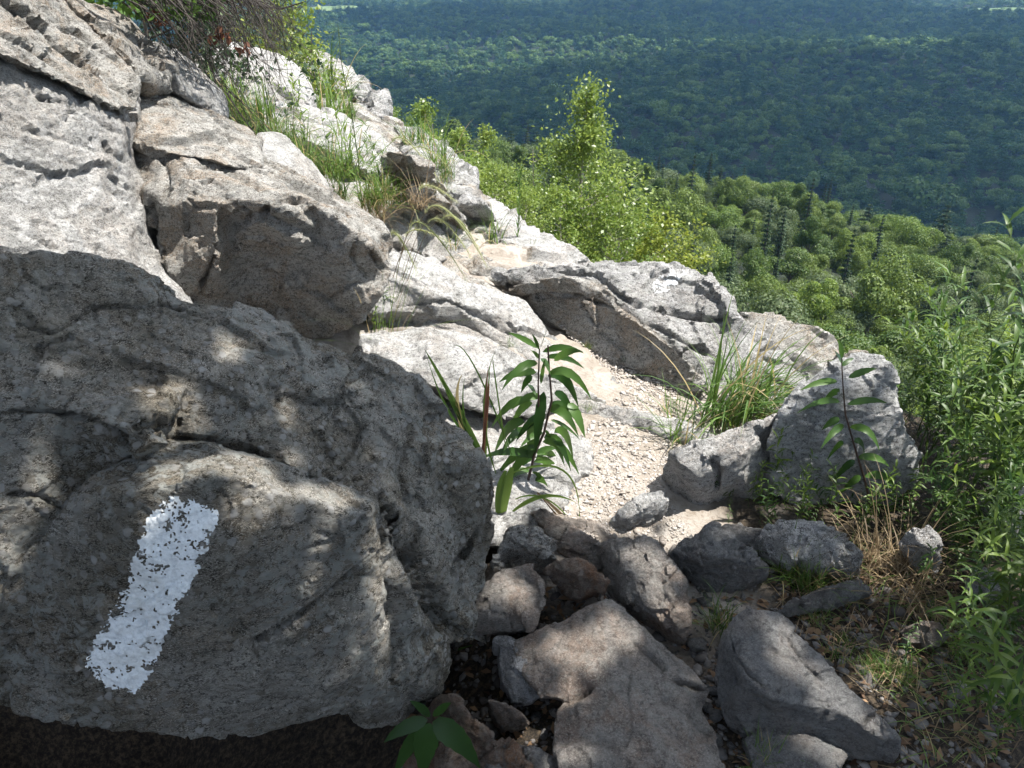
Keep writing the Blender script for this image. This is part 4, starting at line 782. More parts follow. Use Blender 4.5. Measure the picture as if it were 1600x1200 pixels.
# single-stemmed plant in front of the tall speckled boulder
st, lf = QB(), QB(); Ys = 1.95
st.tube(np.array([px3(1362, 800, Ys), px3(1352, 752, Ys), px3(1336, 700, Ys), px3(1321, 648, Ys), px3(1317, 600, Ys), px3(1315, 560, Ys)]), np.linspace(.004, .0015, 6), 5)
for b, t, w, a in [((1308,596),(1250,610),13,.2),((1326,590),(1370,576),13,.15),((1312,612),(1284,632),15,.3),((1312,628),(1246,645),12,.25),((1324,632),(1386,630),13,.25),((1312,655),(1284,672),14,.35),((1318,668),(1282,702),14,.5),((1328,668),(1374,704),15,.6),((1334,690),(1350,720),15,.5),((1318,690),(1290,722),12,.4),((1340,715),(1390,730),15,.4),((1336,720),(1300,755),14,.4),((1317,572),(1300,545),10,.1),((1316,572),(1334,560),9,.2),((1316,560),(1310,530),10,.1),((1350,745),(1400,765),16,.4),((1345,745),(1310,775),16,.4)]:
    leaf_px(lf, b, t, Ys+rng.normal(0, .02), w/FPX*2.1, a, rng.normal(0, .05))
finish('leafy_plant', px3(1362, 800, Ys), [('stem', st, M_stem), ('foliage', lf, M_leaf)], 'slender single stemmed plant in front of the tall speckled boulder', 'plant')

# weeds on the right -----------------------------------------------------
G_w = 'leafy weeds crowding the right side'
def weedfield(n, ur, vr, lab, scr, kinds, group=G_w, tilt=(-.05, -.2), mn=None):
    for _ in range(n):
        u = rng.uniform(*ur); v = rng.uniform(*vr); p = on_ground(u, v); k = kinds[rng.integers(len(kinds))]; lb = lab+(', front' if v > (vr[0]+vr[1])/2 else ', back')+(' row left' if u < (ur[0]+ur[1])/2 else ' row right')
        place(weeds[k], p, rng.uniform(0, 6.28), rng.uniform(*scr), 'leafy_weed', lb, 'weed', group, (rng.normal(0, .1), tilt[1]+rng.normal(0, .1)))
weedfield(19, (1440, 1640), (690, 800), 'tall sunlit leafy weed right of the tall speckled boulder', (.6, .88), [0, 1, 3, 5])
weedfield(15, (1430, 1540), (640, 730), 'bushy weed growing close behind the tall speckled boulder', (.6, .95), [0, 1, 2, 3, 5])
weedfield(20, (1450, 1640), (790, 880), 'bright weed in front of the pale right edge stone', (.45, .75), [0, 2, 3, 4])
weedfield(34, (1180, 1420), (775, 840), 'low weed at the foot of the tall speckled boulder', (.18, .38), [0, 2, 4, 4], tilt=(0, 0))
weedfield(16, (1420, 1560), (830, 930), 'half shaded weed behind the brown dry grass', (.3, .5), [0, 2, 4, 3])
weedfield(14, (1400, 1560), (1000, 1180), 'small dark weed on the lower right soil', (.16, .32), [0, 2, 4])
weedfield(26, (1520, 1640), (900, 1150), 'dark shaded weed at the lower right edge', (.4, .6), [0, 2, 4, 5])
weedfield(7, (1100, 1200), (770, 830), 'tiny sprout beside the squat block', (.14, .24), [0, 4], tilt=(0, 0), group='sprouts round the squat block')
weedfield(26, (1375, 1470), (610, 700), 'lush low weed behind the right side of the tall speckled boulder', (.3, .6), [0, 2, 4, 5, 3])
weedfield(22, (1250, 1420), (520, 600), 'weed tops peeping over the rocks beyond the tall speckled boulder', (.3, .5), [0, 2, 4, 5], group='weeds beyond the speckled boulder')
place(weeds[1], on_ground(1545, 745), 1.0, 1.02, 'tall_weed', 'tallest weed, its tip above all the others at the right', 'weed', None, (-.05, -.27))
place(weeds[5], on_ground(1530, 755), 2.5, .95, 'tall_weed', 'second tallest weed beside the tallest one', 'weed', None, (.0, -.27))
# dry grass and turf at the lower right
for k, (u, v, s) in enumerate([(1380,905,1.1),(1345,880,.9),(1420,925,.9),(1330,935,.8),(1395,870,1.0),(1300,900,.6)]): putg(T_dry[k % 2], u, v, 'dry_grass_tuft', 'straw brown dry grass sprawling over the rough grey stones', 'dry grass', 'dry tufts right of the rough grey stone', sc=s)
for k in range(12):
    u, v = rng.uniform(1240, 1560), rng.uniform(960, 1190)
    if 1120 < u < 1420 and v > 950+(u-1180)*.85-10 and v < 1240 and u < 1400: continue
    putg(T_fine[rng.integers(3)], u, v, 'grass_tuft', 'short fine grass tuft on the dark soil at the lower right', 'grass', 'short tufts on the lower right soil', sc=rng.uniform(.4, .85))
for k in range(7): putg(T_fine[k % 2], rng.uniform(1360, 1430), rng.uniform(1030, 1075), 'grass_tuft', 'sunlit yellow green tuft in the bright patch right of the wedge stone', 'grass', 'tufts in the bright patch', sc=rng.uniform(.5, .8))
for (u, v, s, l) in [(1240,905,.9,'green tuft between the rough grey stone and the dull flat stone'),(1215,880,.7,'small green tuft at the tip of the pointed stone'),(1265,925,.8,'green tuft on the left end of the dull flat stone'),(1125,985,.7,'little dark tuft right of the mottled upright stone'),(1190,1205,.6,'sprig at the bottom below the flat dark stone'),
    (920,545,.4,'tiny tuft at the foot of the brown slab face'),(965,560,.4,'tiny yellow tuft under the brown slab face'),(920,640,.5,'sparse tuft on the path beside the white rounded slab'),(795,545,.5,'small tuft in the seam between the two white slabs'),(700,640,.6,'tuft in the crack of the white rounded slab'),(980,570,.4,'last tiny tuft before the brown slab end')]:
    putg(T_fine[0] if s < .6 else T_dense[2], u, v, 'grass_tuft', l, 'grass', sc=s, dz=.01)

# plants between overhang and slabs, and the grassy seam behind ------------
def fox(stems, name, label, Y):
    s, h = QB(), QB()
    for (b, c, t, hd) in stems:
        p0, p1, p2, p3 = px3(*b, Y+rng.normal(0, .04)), px3(*c, Y), px3(*t, Y), px3(*hd, Y-.05)
        s.tube(bez(p0, 2*p1-(p0+p2)/2, p2, 9), np.linspace(.0016, .0009, 9), 3)
        L = np.linalg.norm(p3-p2); m = p2+(p2-p1)/np.linalg.norm(p2-p1)*L*.45; C = bez(p2, m, p3, 60); tg = nz(np.gradient(C, axis=0)); N = 4
        h.tube(C, .0028*np.sin(np.linspace(.2, 3.0, 60)), 4)
        B = np.repeat(C, N, 0); D = np.repeat(tg, N, 0)*1.1+rng.normal(0, .55, (60*N, 3)); h.add(*strips(B, D, .022, .0011, .3, 2, 'blade', 0))
    return finish(name, px3(*stems[0][0], Y), [('stem', s, M_dry), ('seed_head', h, M_seed)], label, 'foxtail grass')
fox([((600,560),(612,440),(664,334),(760,414)),((604,560),(620,430),(640,360),(728,436)),((598,555),(640,400),(668,350),(735,400)),((606,560),(650,400),(690,344),(752,398))], 'foxtail_grass', 'foxtail grass with drooping seed heads over the white slab', 2.75)
fox([((596,558),(606,470),(634,372),(700,378)),((594,560),(590,460),(610,370),(650,420)),((590,540),(640,350),(655,300),(712,314))], 'foxtail_grass', 'foxtail grass behind the overhanging boulder with heads pointing right', 2.85)
fox([((560,340),(590,260),(612,222),(668,258)),((556,340),(600,270),(640,235),(700,262)),((560,345),(620,290),(650,250),(690,300))], 'foxtail_grass', 'foxtail grass clump with heads drooping over the brown ledge', 3.7)
for k, (u, v, Y, s, i, l) in enumerate([(588,545,2.62,.30,2,'small leafy sprout in the dark gap under the overhanging boulder'),(605,555,2.6,.26,4,'second sprout beside the gap under the overhanging boulder'),(600,520,2.66,.28,0,'thin sprout just right of the overhanging boulder')]):
    place(weeds[i], px3(u, v, Y), k*2, s*1.1, 'sprout', l, 'sprout', None)
for k, (u, v, Y, i, l) in enumerate([(606,562,2.58,0,'wiry tuft rising beside the overhanging boulder'),(592,560,2.6,1,'second wiry tuft beside the overhanging boulder')]):
    tag(link('grass_tuft', tuft(22, .5, .003, .04, .7, (.05, 0), M_grass), None, px3(u, v, Y)), l, 'grass')
G_g = 'green growth in the grassy seam behind the overhang'
spots = []
for k in range(24):
    t = rng.uniform(0, 1); u = 440+t*190+rng.normal(0, 14); v = 240+t*100+rng.normal(0, 12); Y = 3.75-.35*t+rng.normal(0, .12); spots.append((u, v, Y))
for (u, v, Y) in spots:
    if rng.uniform() < .55: place(weeds[[0, 2, 4, 5][rng.integers(4)]], px3(u, v, Y), rng.uniform(0, 6), rng.uniform(.35, .6), 'leafy_weed', 'leafy green weed in the seam behind the overhanging boulder', 'weed', G_g)
    else: tag(link('grass_tuft', T_dense[rng.integers(3)], None, px3(u, v, Y), (0, 0, rng.uniform(0, 6)), rng.uniform(.6, 1.1)), 'long grass tuft in the seam behind the overhanging boulder', 'grass', 'long tufts in the grassy seam')
for k in range(9):
    t = rng.uniform(0, 1); u = 350+t*110; v = 165+t*75+rng.normal(0, 12); Y = 4.1+rng.normal(0, .15)
    tag(link('grass_tuft', T_dense[rng.integers(3)], None, px3(u, v, Y), (0, 0, rng.uniform(0, 6)), rng.uniform(.7, 1.2)), 'long grass tuft before the smooth domed boulder', 'grass', 'long tufts before the domed boulder')
for k in range(4):
    u = 570+rng.uniform(0, 90); v = 330+rng.normal(0, 10)-.1*(u-600); tag(link('dry_grass_tuft', T_dry[k % 2], None, px3(u, v, 3.35), (0, 0, rng.uniform(0, 6)), rng.uniform(.5, .9)), 'straw coloured tuft at the foot of the grassy seam', 'dry grass', 'dry tufts at the seam foot')
for (u, v, Y, s) in [(500,185,6.0,1.6),(520,200,5.6,1.5),(540,190,5.6,1.4),(515,160,6.3,1.6),(660,240,5.2,1.0),(690,262,4.9,1.1),(700,280,4.8,.9),(640,225,5.3,.9),(530,235,4.6,1.2)]:
    tag(link('grass_tuft', T_dense[rng.integers(3)], None, px3(u, v, Y), (0, 0, rng.uniform(0, 6)), s), 'green tuft growing on the far ledges', 'grass', 'tufts on the far ledges')
# tall flowering stalk against the valley
s, l = QB(), QB(); P = np.array([px3(566, 330, 3.5), px3(560, 250, 3.5), px3(548, 170, 3.5), px3(534, 100, 3.5), px3(528, 40, 3.5)]); s.tube(P, np.linspace(.003, .0012, 5), 4)
t = np.linspace(.05, 1, 44); c = np.stack([np.interp(t, np.linspace(0, 1, 5), P[:, k]) for k in range(3)], 1); a = np.arange(44)*2.4; D = np.stack([np.cos(a), np.sin(a), .35+0*a], 1)
l.add(*strips(c, D, np.where(t < .5, .11, .07), np.where(t < .5, .014, .007), 1.2, 5, 'lance', .2))
finish('tall_flower_stalk', P[0], [('stem', s, M_gstem), ('foliage', l, M_weed)], 'tall thin stalk rising from the grasses against the valley', 'flower stalk')
s, l = QB(), QB(); P = np.array([px3(808, 385, 3.9), px3(811, 330, 3.9), px3(812, 270, 3.9)]); s.tube(P, np.linspace(.003, .0015, 3), 4)
t = np.linspace(.1, 1, 40); c = np.stack([np.interp(t, np.linspace(0, 1, 3), P[:, k]) for k in range(3)], 1); a = np.arange(40)*2.4; D = np.stack([np.cos(a)*.5, np.sin(a)*.5, 1+0*a], 1); l.add(*strips(c, D, .05, .007, .3, 3, 'lance', .2))
finish('flower_spike', P[0], [('stem', s, M_gstem), ('foliage', l, M_leaf)], 'narrow upright spike growing from the stepped rock before the birch', 'plant')

# gravel on the path ---------------------------------------------------------
def pebbles(pts, sizes, mat, name, seedk=0):
    bm = bmesh.new(); bmesh.ops.create_icosphere(bm, subdivisions=1, radius=1); b = np.array([v.co for v in bm.verts]); f = np.array([[v.index for v in x.verts] for x in bm.faces]); bm.free()
    n = len(pts); V = np.tile(b, (n, 1, 1))*(1+rng.normal(0, .12, (n, len(b), 1))+rng.normal(0, .16, (n, len(b), 3))); sc = np.stack([rng.uniform(.7, 1.4, n), rng.uniform(.5, 1.1, n), rng.uniform(.22, .5, n)], 1)[:, None]*np.asarray(sizes)[:, None, None]
    V = V*sc; a = rng.uniform(0, 6.28, n); ca, sa = np.cos(a)[:, None], np.sin(a)[:, None]; tl = rng.normal(0, .3, n)[:, None]
    V[..., 2] += V[..., 0]*tl; V = np.stack([V[..., 0]*ca-V[..., 1]*sa, V[..., 0]*sa+V[..., 1]*ca, V[..., 2]], -1)+np.asarray(pts)[:, None]
    F = (f[None]+np.arange(n)[:, None, None]*len(b)).reshape(-1, 3); return mesh_np(name, V.reshape(-1, 3), F, mat, False)
def scatter_px(n, poly, zoff=0.0):
    us = [p[0] for p in poly]; vs = [p[1] for p in poly]; c3 = np.array([PZ(u, v, .07) for u, v in poly]); out = []
    x0, x1, y0, y1 = c3[:, 0].min(), c3[:, 0].max(), c3[:, 1].min(), c3[:, 1].max(); pp = [(a, b) for a, b in c3[:, :2]]
    X = rng.uniform(x0, x1, n*4); Y = rng.uniform(y0, y1, n*4); m = inpoly(X, Y, pp); X, Y = X[m][:n], Y[m][:n]; return np.stack([X, Y, Hn(X, Y)+zoff], 1)
pathpoly = [(700,405),(760,400),(790,425),(830,470),(880,505),(970,560),(1060,612),(1060,680),(1040,770),(1090,830),(1130,870),(950,860),(880,800),(890,700),(980,620),(900,560),(850,500),(780,450)]
def gravelmat(name, c1, c2, c3):
    T = NT(name); isl = T.n('ShaderNodeNewGeometry').outputs['Random Per Island']; n1 = T.noise(T.geo(), 160, 4, .7)
    T.l(T.mix(T.ramp(n1.outputs['Fac'], [(.35, .5), (.6, 0.0)]), T.ramp(isl, [(0, c1), (.5, c2), (1, c3)]), c1), T.b.inputs['Base Color']); T.b.inputs['Roughness'].default_value = .9; T.l(T.bump(n1.outputs['Fac'], .5, .003), T.b.inputs['Normal']); return T.m
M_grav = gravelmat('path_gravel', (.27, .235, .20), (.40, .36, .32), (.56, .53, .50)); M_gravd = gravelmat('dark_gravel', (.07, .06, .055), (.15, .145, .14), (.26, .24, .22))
pts = scatter_px(9000, pathpoly); tag(link('gravel', pebbles(pts, rng.lognormal(-5.7, .48, len(pts)), M_grav, 'gravel')), kind='stuff')
pts = scatter_px(9000, pathpoly); tag(link('path_grit', pebbles(pts, rng.lognormal(-6.1, .35, len(pts)), M_grav, 'path_grit')), kind='stuff')
pts = scatter_px(260, pathpoly, .001); tag(link('gravel', pebbles(pts, rng.uniform(.007, .015, len(pts)), M_grav, 'gravel')), kind='stuff')
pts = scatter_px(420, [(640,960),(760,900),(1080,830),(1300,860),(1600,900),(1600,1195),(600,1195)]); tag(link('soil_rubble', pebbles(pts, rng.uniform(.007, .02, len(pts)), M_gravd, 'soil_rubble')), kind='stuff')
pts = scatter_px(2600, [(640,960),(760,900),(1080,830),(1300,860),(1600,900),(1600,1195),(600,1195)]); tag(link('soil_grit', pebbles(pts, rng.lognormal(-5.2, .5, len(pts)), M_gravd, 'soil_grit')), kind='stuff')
for (u, v, s, l) in [(1112,1080,.020,'bluish pebble, the highest in the gap between slab and wedge'),(1122,1100,.016,'pebble just under the bluish pebble'),(1105,1108,.018,'flat pebble beside the stepping slab edge'),(1118,1122,.019,'rounded pebble midway down the gap beside the stepping slab'),(1130,1140,.014,'small pebble low in the gap beside the stepping slab'),(1122,1160,.016,'brownish pebble near the bottom of the gap'),(1142,1168,.013,'lowest small pebble in the gap beside the wedge'),
    (1100,940,.020,'grey cobble right of the mottled upright stone'),(1095,920,.016,'small cobble below the pointed stone'),(1055,865,.018,'buff cobble touching the pointed stone'),(1035,848,.020,'rounded cobble on the path below the white angular stone'),(1075,848,.014,'pale pebble left of the pointed stone'),(1090,1010,.030,'flat pale chip between the mottled stone and the wedge'),(1160,935,.016,'dark cobble under the pointed stone'),(905,930,.018,'tan chip beside the dark reddish wedge'),(838,1120,.014,'thin chip right of the slim pale stone'),(850,1150,.012,'tiny white chip left of the stepping slab'),(1350,1000,.02,'brown chip on the lower right soil'),(1010,845,.016,'pale chip at the head of the mottled stone')]:
    p = on_ground(u, v); p[2] += s*.35; me = pebbles([(0, 0, 0)], [s], M_path if s > .017 and v < 900 else M_slate, 'pebble')
    tag(link('pebble', me, None, p), l, 'pebble')
# leaf litter on the shaded soil
pts = scatter_px(900, [(640,960),(760,900),(1080,860),(1300,860),(1600,880),(1600,1195),(600,1195)], .004); nn = rng.normal(0, .4, (len(pts), 3)); nn[:, 2] = 1
V, F = diamonds(pts, nn, rng.uniform(.015, .04, len(pts)), rng, .45, .2); tag(link('leaf_litter', mesh_np('leaf_litter', V, F, leafmat('litter', (.09, .05, .03), (.28, .18, .10), .1, .8, .3))), kind='stuff')
pts = scatter_px(260, [(1230,900),(1600,880),(1600,1195),(1420,1195),(1330,1060),(1240,960)]); a = rng.uniform(0, 6.28, len(pts)); D = np.stack([np.cos(a), np.sin(a), rng.uniform(-.1, .5, len(pts))], 1)
q = QB(); q.add(*strips(pts+[0, 0, .008], D, rng.uniform(.04, .16, len(pts)), .0028, .3, 3, 'blade', .2)); tag(link('dry_grass_litter', q.mesh('dry_grass_litter', M_dry)), kind='stuff')
pts = scatter_px(500, [(1180,830),(1420,780),(1600,800),(1600,1150),(1420,1180),(1400,1050),(1290,950)]); a = rng.uniform(0, 6.28, len(pts)); D = np.stack([np.cos(a)*.6, np.sin(a)*.6, rng.uniform(.4, 1, len(pts))], 1)
q = QB(); q.add(*strips(pts, D, rng.uniform(.03, .11, len(pts)), .003, 1.0, 4, 'blade', .2)); tag(link('short_grass', q.mesh('short_grass', M_grass)), kind='stuff')

# ------------------------------------------------------------------ dark twigs hanging in at the top left
bt, tw, dl = QB(), QB(), QB()
bough = np.array([px3(-150, -420, 2.7), px3(150, -190, 3.0), px3(300, -30, 3.3), px3(400, 8, 3.4), px3(440, 14, 3.4), px3(478, 2, 3.4)]); bt.tube(bough, [.05, .035, .016, .006, .004, .0015], 6)
bt.tube(np.array([px3(-150, -420, 2.7), px3(-420, -500, 2.5), [-3.2, 2.2, .8]]), [.05, .07, .10], 8)
for k in range(175):
    t = rng.uniform(0, 1); u0 = 170+t*230; v0 = -60+rng.uniform(0, 60); Y = rng.uniform(3.0, 3.7); L = rng.uniform(.5, 1.25)
    du, dv = rng.uniform(30, 190)*L, rng.uniform(40, 165)*L
    if u0+du > 440: du = 440-u0
    lim = 30+max(0, (u0+du-215))*.72+25; v1 = min(v0+dv, max(20, lim))
    p0, p2 = px3(u0, v0, Y), px3(u0+du, v1, Y+rng.normal(0, .1)); mid = (p0+p2)/2+rng.normal(0, .04, 3)+np.array([.03, 0, .05]); C = bez(p0, mid, p2, 10)+np.cumsum(rng.normal(0, .003, (10, 3)), 0)
    tw.tube(C, np.linspace(rng.uniform(.002, .0045), .0008, 10), 3)
    for j in range(rng.integers(2, 6)):
        i = rng.integers(2, 9); d = nz(C[i]-C[i-1])+rng.normal(0, .5, 3); tw.tube(C[i]+np.linspace(0, 1, 4)[:, None]*d*rng.uniform(.06, .2), np.linspace(.0012, .0005, 4), 3)
for k in range(26):      # wiry stems sliding down over the rocks
    u0, v0 = 330+rng.uniform(-20, 30), 90+rng.uniform(-20, 60); p0, p2 = px3(u0, v0, 3.5), px3(u0+rng.uniform(30, 90), v0+rng.uniform(70, 130), 3.45); tw.tube(bez(p0, (p0+p2)/2+rng.normal(0, .03, 3), p2, 8), np.linspace(.002, .0008, 8), 3)
for (u, v) in [(342,50),(346,58),(335,60),(245,28),(252,34),(384,80)]:
    p = px3(u, v, 3.3)+rng.normal(0, .01, (6, 3)); V, F = diamonds(p, rng.normal(size=(6, 3)), .045, rng, .5, .4); dl.add(V, F)
pts = []
for k in range(900):
    u = rng.uniform(120, 350); v = rng.uniform(-60, 30)*1.0; pts.append(px3(u, v-.0*u, rng.uniform(3.2, 4.2)))
pts = np.array(pts); lv = QB(); lv.add(*diamonds(pts, rng.normal(size=pts.shape), .05, rng, .5, .3))
finish('leaning_dead_tree', [-3.2, 2.2, .8], [('bough', bt, M_twig), ('twigs', tw, M_twig), ('dead_leaves', dl, M_dead), ('foliage', lv, M_leaf)], 'dark bare twigs of a leaning tree hanging in at the top left', 'tree')

G_r = 'loose stones on the upper ledges'
for k in range(34):
    u = rng.uniform(590, 860); v = rng.uniform(300, 420)+(u-720)*.12; s0 = rng.uniform(.025, .075)
    p = on_ground(u, v)
    if p[1] > 6.5 or p[1] < 2.9: continue
    p[2] += s0*.15; tag(link('loose_stone', pebbles([(0, 0, 0)], [s0], [M_white, M_tan, M_grey][k % 3], 'loose_stone'), None, p), 'loose angular stone lying on the pale upper ledges near the path turn', 'stone', G_r)
for k in range(16):
    u = rng.uniform(600, 860); v = rng.uniform(290, 400)+(u-720)*.12
    putg(T_dense[k % 3] if k % 2 else T_fine[0], u, v, 'grass_tuft', 'green tuft in a crack of the upper ledges near the path turn', 'grass', 'tufts in the cracks of the upper ledges', sc=rng.uniform(.5, .9))
# ------------------------------------------------------------------ birches and shrubs just beyond the edge
def crown_profile(h, prof):
    hs, rs = zip(*prof); return np.interp(h, hs, rs)
def slim_tree(seed, prof, height, nleaf, lsize, mat, bark, stems=1, clump=.10, vis=None):
    """prof: (depth below the top, radius). Branches rise from the trunk; leaves sit in loose clumps along them."""
    r = np.random.default_rng(seed); tq, lq = QB(), QB(); dmax = vis or height
    lean = r.normal(0, .03, 2)*height; tt = np.linspace(0, 1, 9); tr = np.stack([lean[0]*tt**2, lean[1]*tt**2, tt*height], 1); tr[1:-1, :2] += r.normal(0, .02, (7, 2)); tq.tube(tr, np.linspace(.012*height, .004, 9), 6)
    nb = int(26+dmax*22); C = []
    for k in range(nb):
        h = dmax*r.uniform(0, 1)**.8; zt = height-h; a = r.uniform(0, 6.28); R0 = crown_profile(h, prof)*r.uniform(.45, 1.12); up = R0*r.uniform(.3, 1.1)
        c0 = np.array([np.interp(zt-up*.6, tr[:, 2], tr[:, 0]), np.interp(zt-up*.6, tr[:, 2], tr[:, 1]), zt-up*.6]); e = c0+np.array([np.cos(a)*R0, np.sin(a)*R0, up]); m = (c0+e)/2+np.array([0, 0, -.12*R0])
        P = bez(c0, m, e, 7); tq.tube(P, np.linspace(.004+.006*R0, .0012, 7), 3); C.append(P[2:]+0)
        for j in range(3):
            b = P[r.integers(2, 6)]; d = (e-c0)*r.uniform(.2, .45)+r.normal(0, .16*R0+.03, 3); C.append(b+np.linspace(.3, 1, 4)[:, None]*d)
    C = np.concatenate(C); i = r.integers(0, len(C), nleaf); L = C[i]+r.normal(0, clump*.55, (nleaf, 3))*(.4+.6*r.uniform(0, 1, (nleaf, 1)))
    N = r.normal(0, 1, (nleaf, 3)); N[:, 2] += .6; V, F = diamonds(L, N, lsize*r.uniform(.6, 1.2, nleaf), r, .62, .2); lq.add(V, F)
    return tq.mesh('trunk', bark), lq.mesh('foliage', mat, False)
def put_tree(pr, top, height, name, label, cat, group, rz, sc=1.0):
    e = empty(name, (top[0], top[1], top[2]-height*sc), rz, sc); tag(e, label, cat, group); link('trunk', pr[0], e); link('foliage', pr[1], e); return e
pA = slim_tree(1, [(0,.05),(.3,.17),(.5,.28),(.75,.5),(1.1,.78),(1.6,1.0),(4,1.15)], 7.5, 15500, .048, M_birch, M_birchbark, vis=3.2, clump=.2)
put_tree(pA, PY(908, 152, 8.6), 7.5, 'birch_tree', 'tallest birch with a narrow leafy top rising behind the ledge', 'birch tree', None, 0)
pB = slim_tree(2, [(0,.06),(.4,.24),(.9,.42),(1.6,.6),(3,.8)], 6.0, 7500, .05, M_birch, M_birchbark, vis=2.8, clump=.14)
pC = slim_tree(3, [(0,.04),(.3,.15),(.8,.3),(1.5,.5),(3,.6)], 6.0, 5200, .048, M_birch, M_birchbark, vis=2.6, clump=.12)
pD = slim_tree(4, [(0,.15),(.3,.5),(.8,.8),(1.5,1.0),(3,1.2)], 4.0, 8500, .05, M_birch, M_birchbark, vis=2.6, clump=.12)
pE = slim_tree(5, [(0,.2),(.4,.6),(1.0,.9),(2,1.1)], 3.0, 9000, .06, M_yel, M_bark, vis=2.2, clump=.12)
for (u, v, Y, p, h, s, l) in [(845,232,9.2,pB,6,1.0,'leafy birch close left of the tallest birch'),(960,262,9.0,pB,6,.95,'birch close right of the tallest birch'),(792,205,9.0,pC,6,.9,'slender birch with see-through foliage left of the pair'),(742,196,9.5,pC,6,1.1,'sparse birch above the blocky edge rock'),(700,208,10,pC,6,.9,'small birch between the edge rock and the valley'),
    (665,176,10.5,pB,6,.8,'thin birch near the skyline of the ledges'),(628,148,10.5,pC,6,1.0,'birch top beside the dark jagged block'),(770,262,8.0,pD,4,.6,'bushy young birch low behind the brown gnarled rock'),(820,300,7.6,pD,4,.55,'low birch bush left of the ledge'),(720,250,8.4,pD,4,.5,'low birch bush behind the blocky edge rock'),(880,300,8.0,pD,4,.8,'broad birch bush under the tallest birch'),(960,330,8.0,pD,4,.75,'broad birch bush above the ledge'),(1030,350,8.8,pE,3,.8,'yellow green bush over the right end of the ledge'),(665,215,8.4,pD,4,.45,'low bush on the slope below the dark jagged block'),(612,172,9.5,pD,4,.5,'bush just right of the dark jagged block')]:
    put_tree(p, PY(u, v, Y), h, 'birch_tree' if p is not pE else 'shrub', l, 'birch tree' if p is not pE else 'shrub', None, u*.37, s)
pF = slim_tree(8, [(0,.1),(.3,.35),(.8,.5),(1.4,.5)], 1.7, 3600, .042, M_yel, M_bark, vis=1.5, clump=.08)
pG = slim_tree(9, [(0,.1),(.3,.25),(.7,.3),(1.2,.3)], 1.5, 1500, .042, M_birch, M_bark, vis=1.2, clump=.07)
put_tree(pF, PY(405, -60, 6.8), 1.7, 'shrub', 'yellow green shrub at the top behind the hanging twigs', 'shrub', None, 0)
put_tree(pF, PY(345, -50, 6.2), 1.7, 'shrub', 'leafy shrub half hidden by the hanging twigs', 'shrub', None, 2)
pH = slim_tree(12, [(0,.15),(.3,.4),(.8,.6),(1.6,.7)], 1.8, 5000, .045, M_pine, M_bark, vis=1.6, clump=.1)
put_tree(pH, PY(262, -120, 5.0), 1.8, 'shrub', 'dark dense bush behind the hanging twigs', 'shrub', None, 1)
put_tree(pH, PY(195, -160, 4.8), 1.8, 'shrub', 'dark bush left of the hanging twigs above the top boulder', 'shrub', None, 2)
put_tree(pG, PY(455, -30, 6.6), 1.5, 'shrub', 'airy shrub against the valley right of the hanging twigs', 'shrub', None, 1)
put_tree(pG, PY(482, 48, 6.3), 1.5, 'shrub', 'small airy shrub in front of the pale crest rock', 'shrub', None, 3, .7)

# ------------------------------------------------------------------ hillside trees (things) ------------------
def dome_tree(seed, Rr, Ht, nleaf, ls, mat, bark=None, nl=13, flat=.75):
    r = np.random.default_rng(seed); tq, lq = QB(), QB(); zc = Ht-Rr*flat*.95; tq.tube(np.array([[0, 0, 0], [0.1, 0, zc*.5], [0, 0.05, zc]]), [.035*Ht, .025*Ht, .012*Ht], 6)
    for k in range(7):
        a = k*.9+r.uniform(0, .5); e = np.array([np.cos(a)*Rr*.6, np.sin(a)*Rr*.6, zc+Rr*.15*r.uniform(-1, 1.5)]); tq.tube(bez(np.array([0, 0, zc*.6]), np.array([e[0]*.4, e[1]*.4, zc*.8]), e, 5), np.linspace(.01*Ht, .003*Ht, 5), 4)
    pts, nrm = [], []; 
    for k in range(nl):
        a = r.uniform(0, 6.28); rad = Rr*.78*np.sqrt(r.uniform(0, 1)); c = np.array([np.cos(a)*rad, np.sin(a)*rad, zc+Rr*flat*.6*np.sqrt(max(0, 1-(rad/Rr)**2))*r.uniform(-.7, 1.15)-Rr*.1]); lr = Rr*r.uniform(.2, .5)
        m = nleaf//nl; d = nz(r.normal(size=(m, 3))); d[:, 2] = np.abs(d[:, 2])*1.0-.25*(r.uniform(0, 1, m) < .35); d = nz(d); q = c+d*lr*(r.uniform(.5, 1.12, (m, 1))**.8)*np.array([1, 1, .85]); pts.append(q); nrm.append(d+r.normal(0, .42, (m, 3)))
    P = np.concatenate(pts); N = np.concatenate(nrm); V, F = diamonds(P, N, ls*r.uniform(.6, 1.25, len(P)), r, .7, .25); lq.add(V, F)
    return tq.mesh('trunk', bark or M_bark), lq.mesh('crown', mat, False)
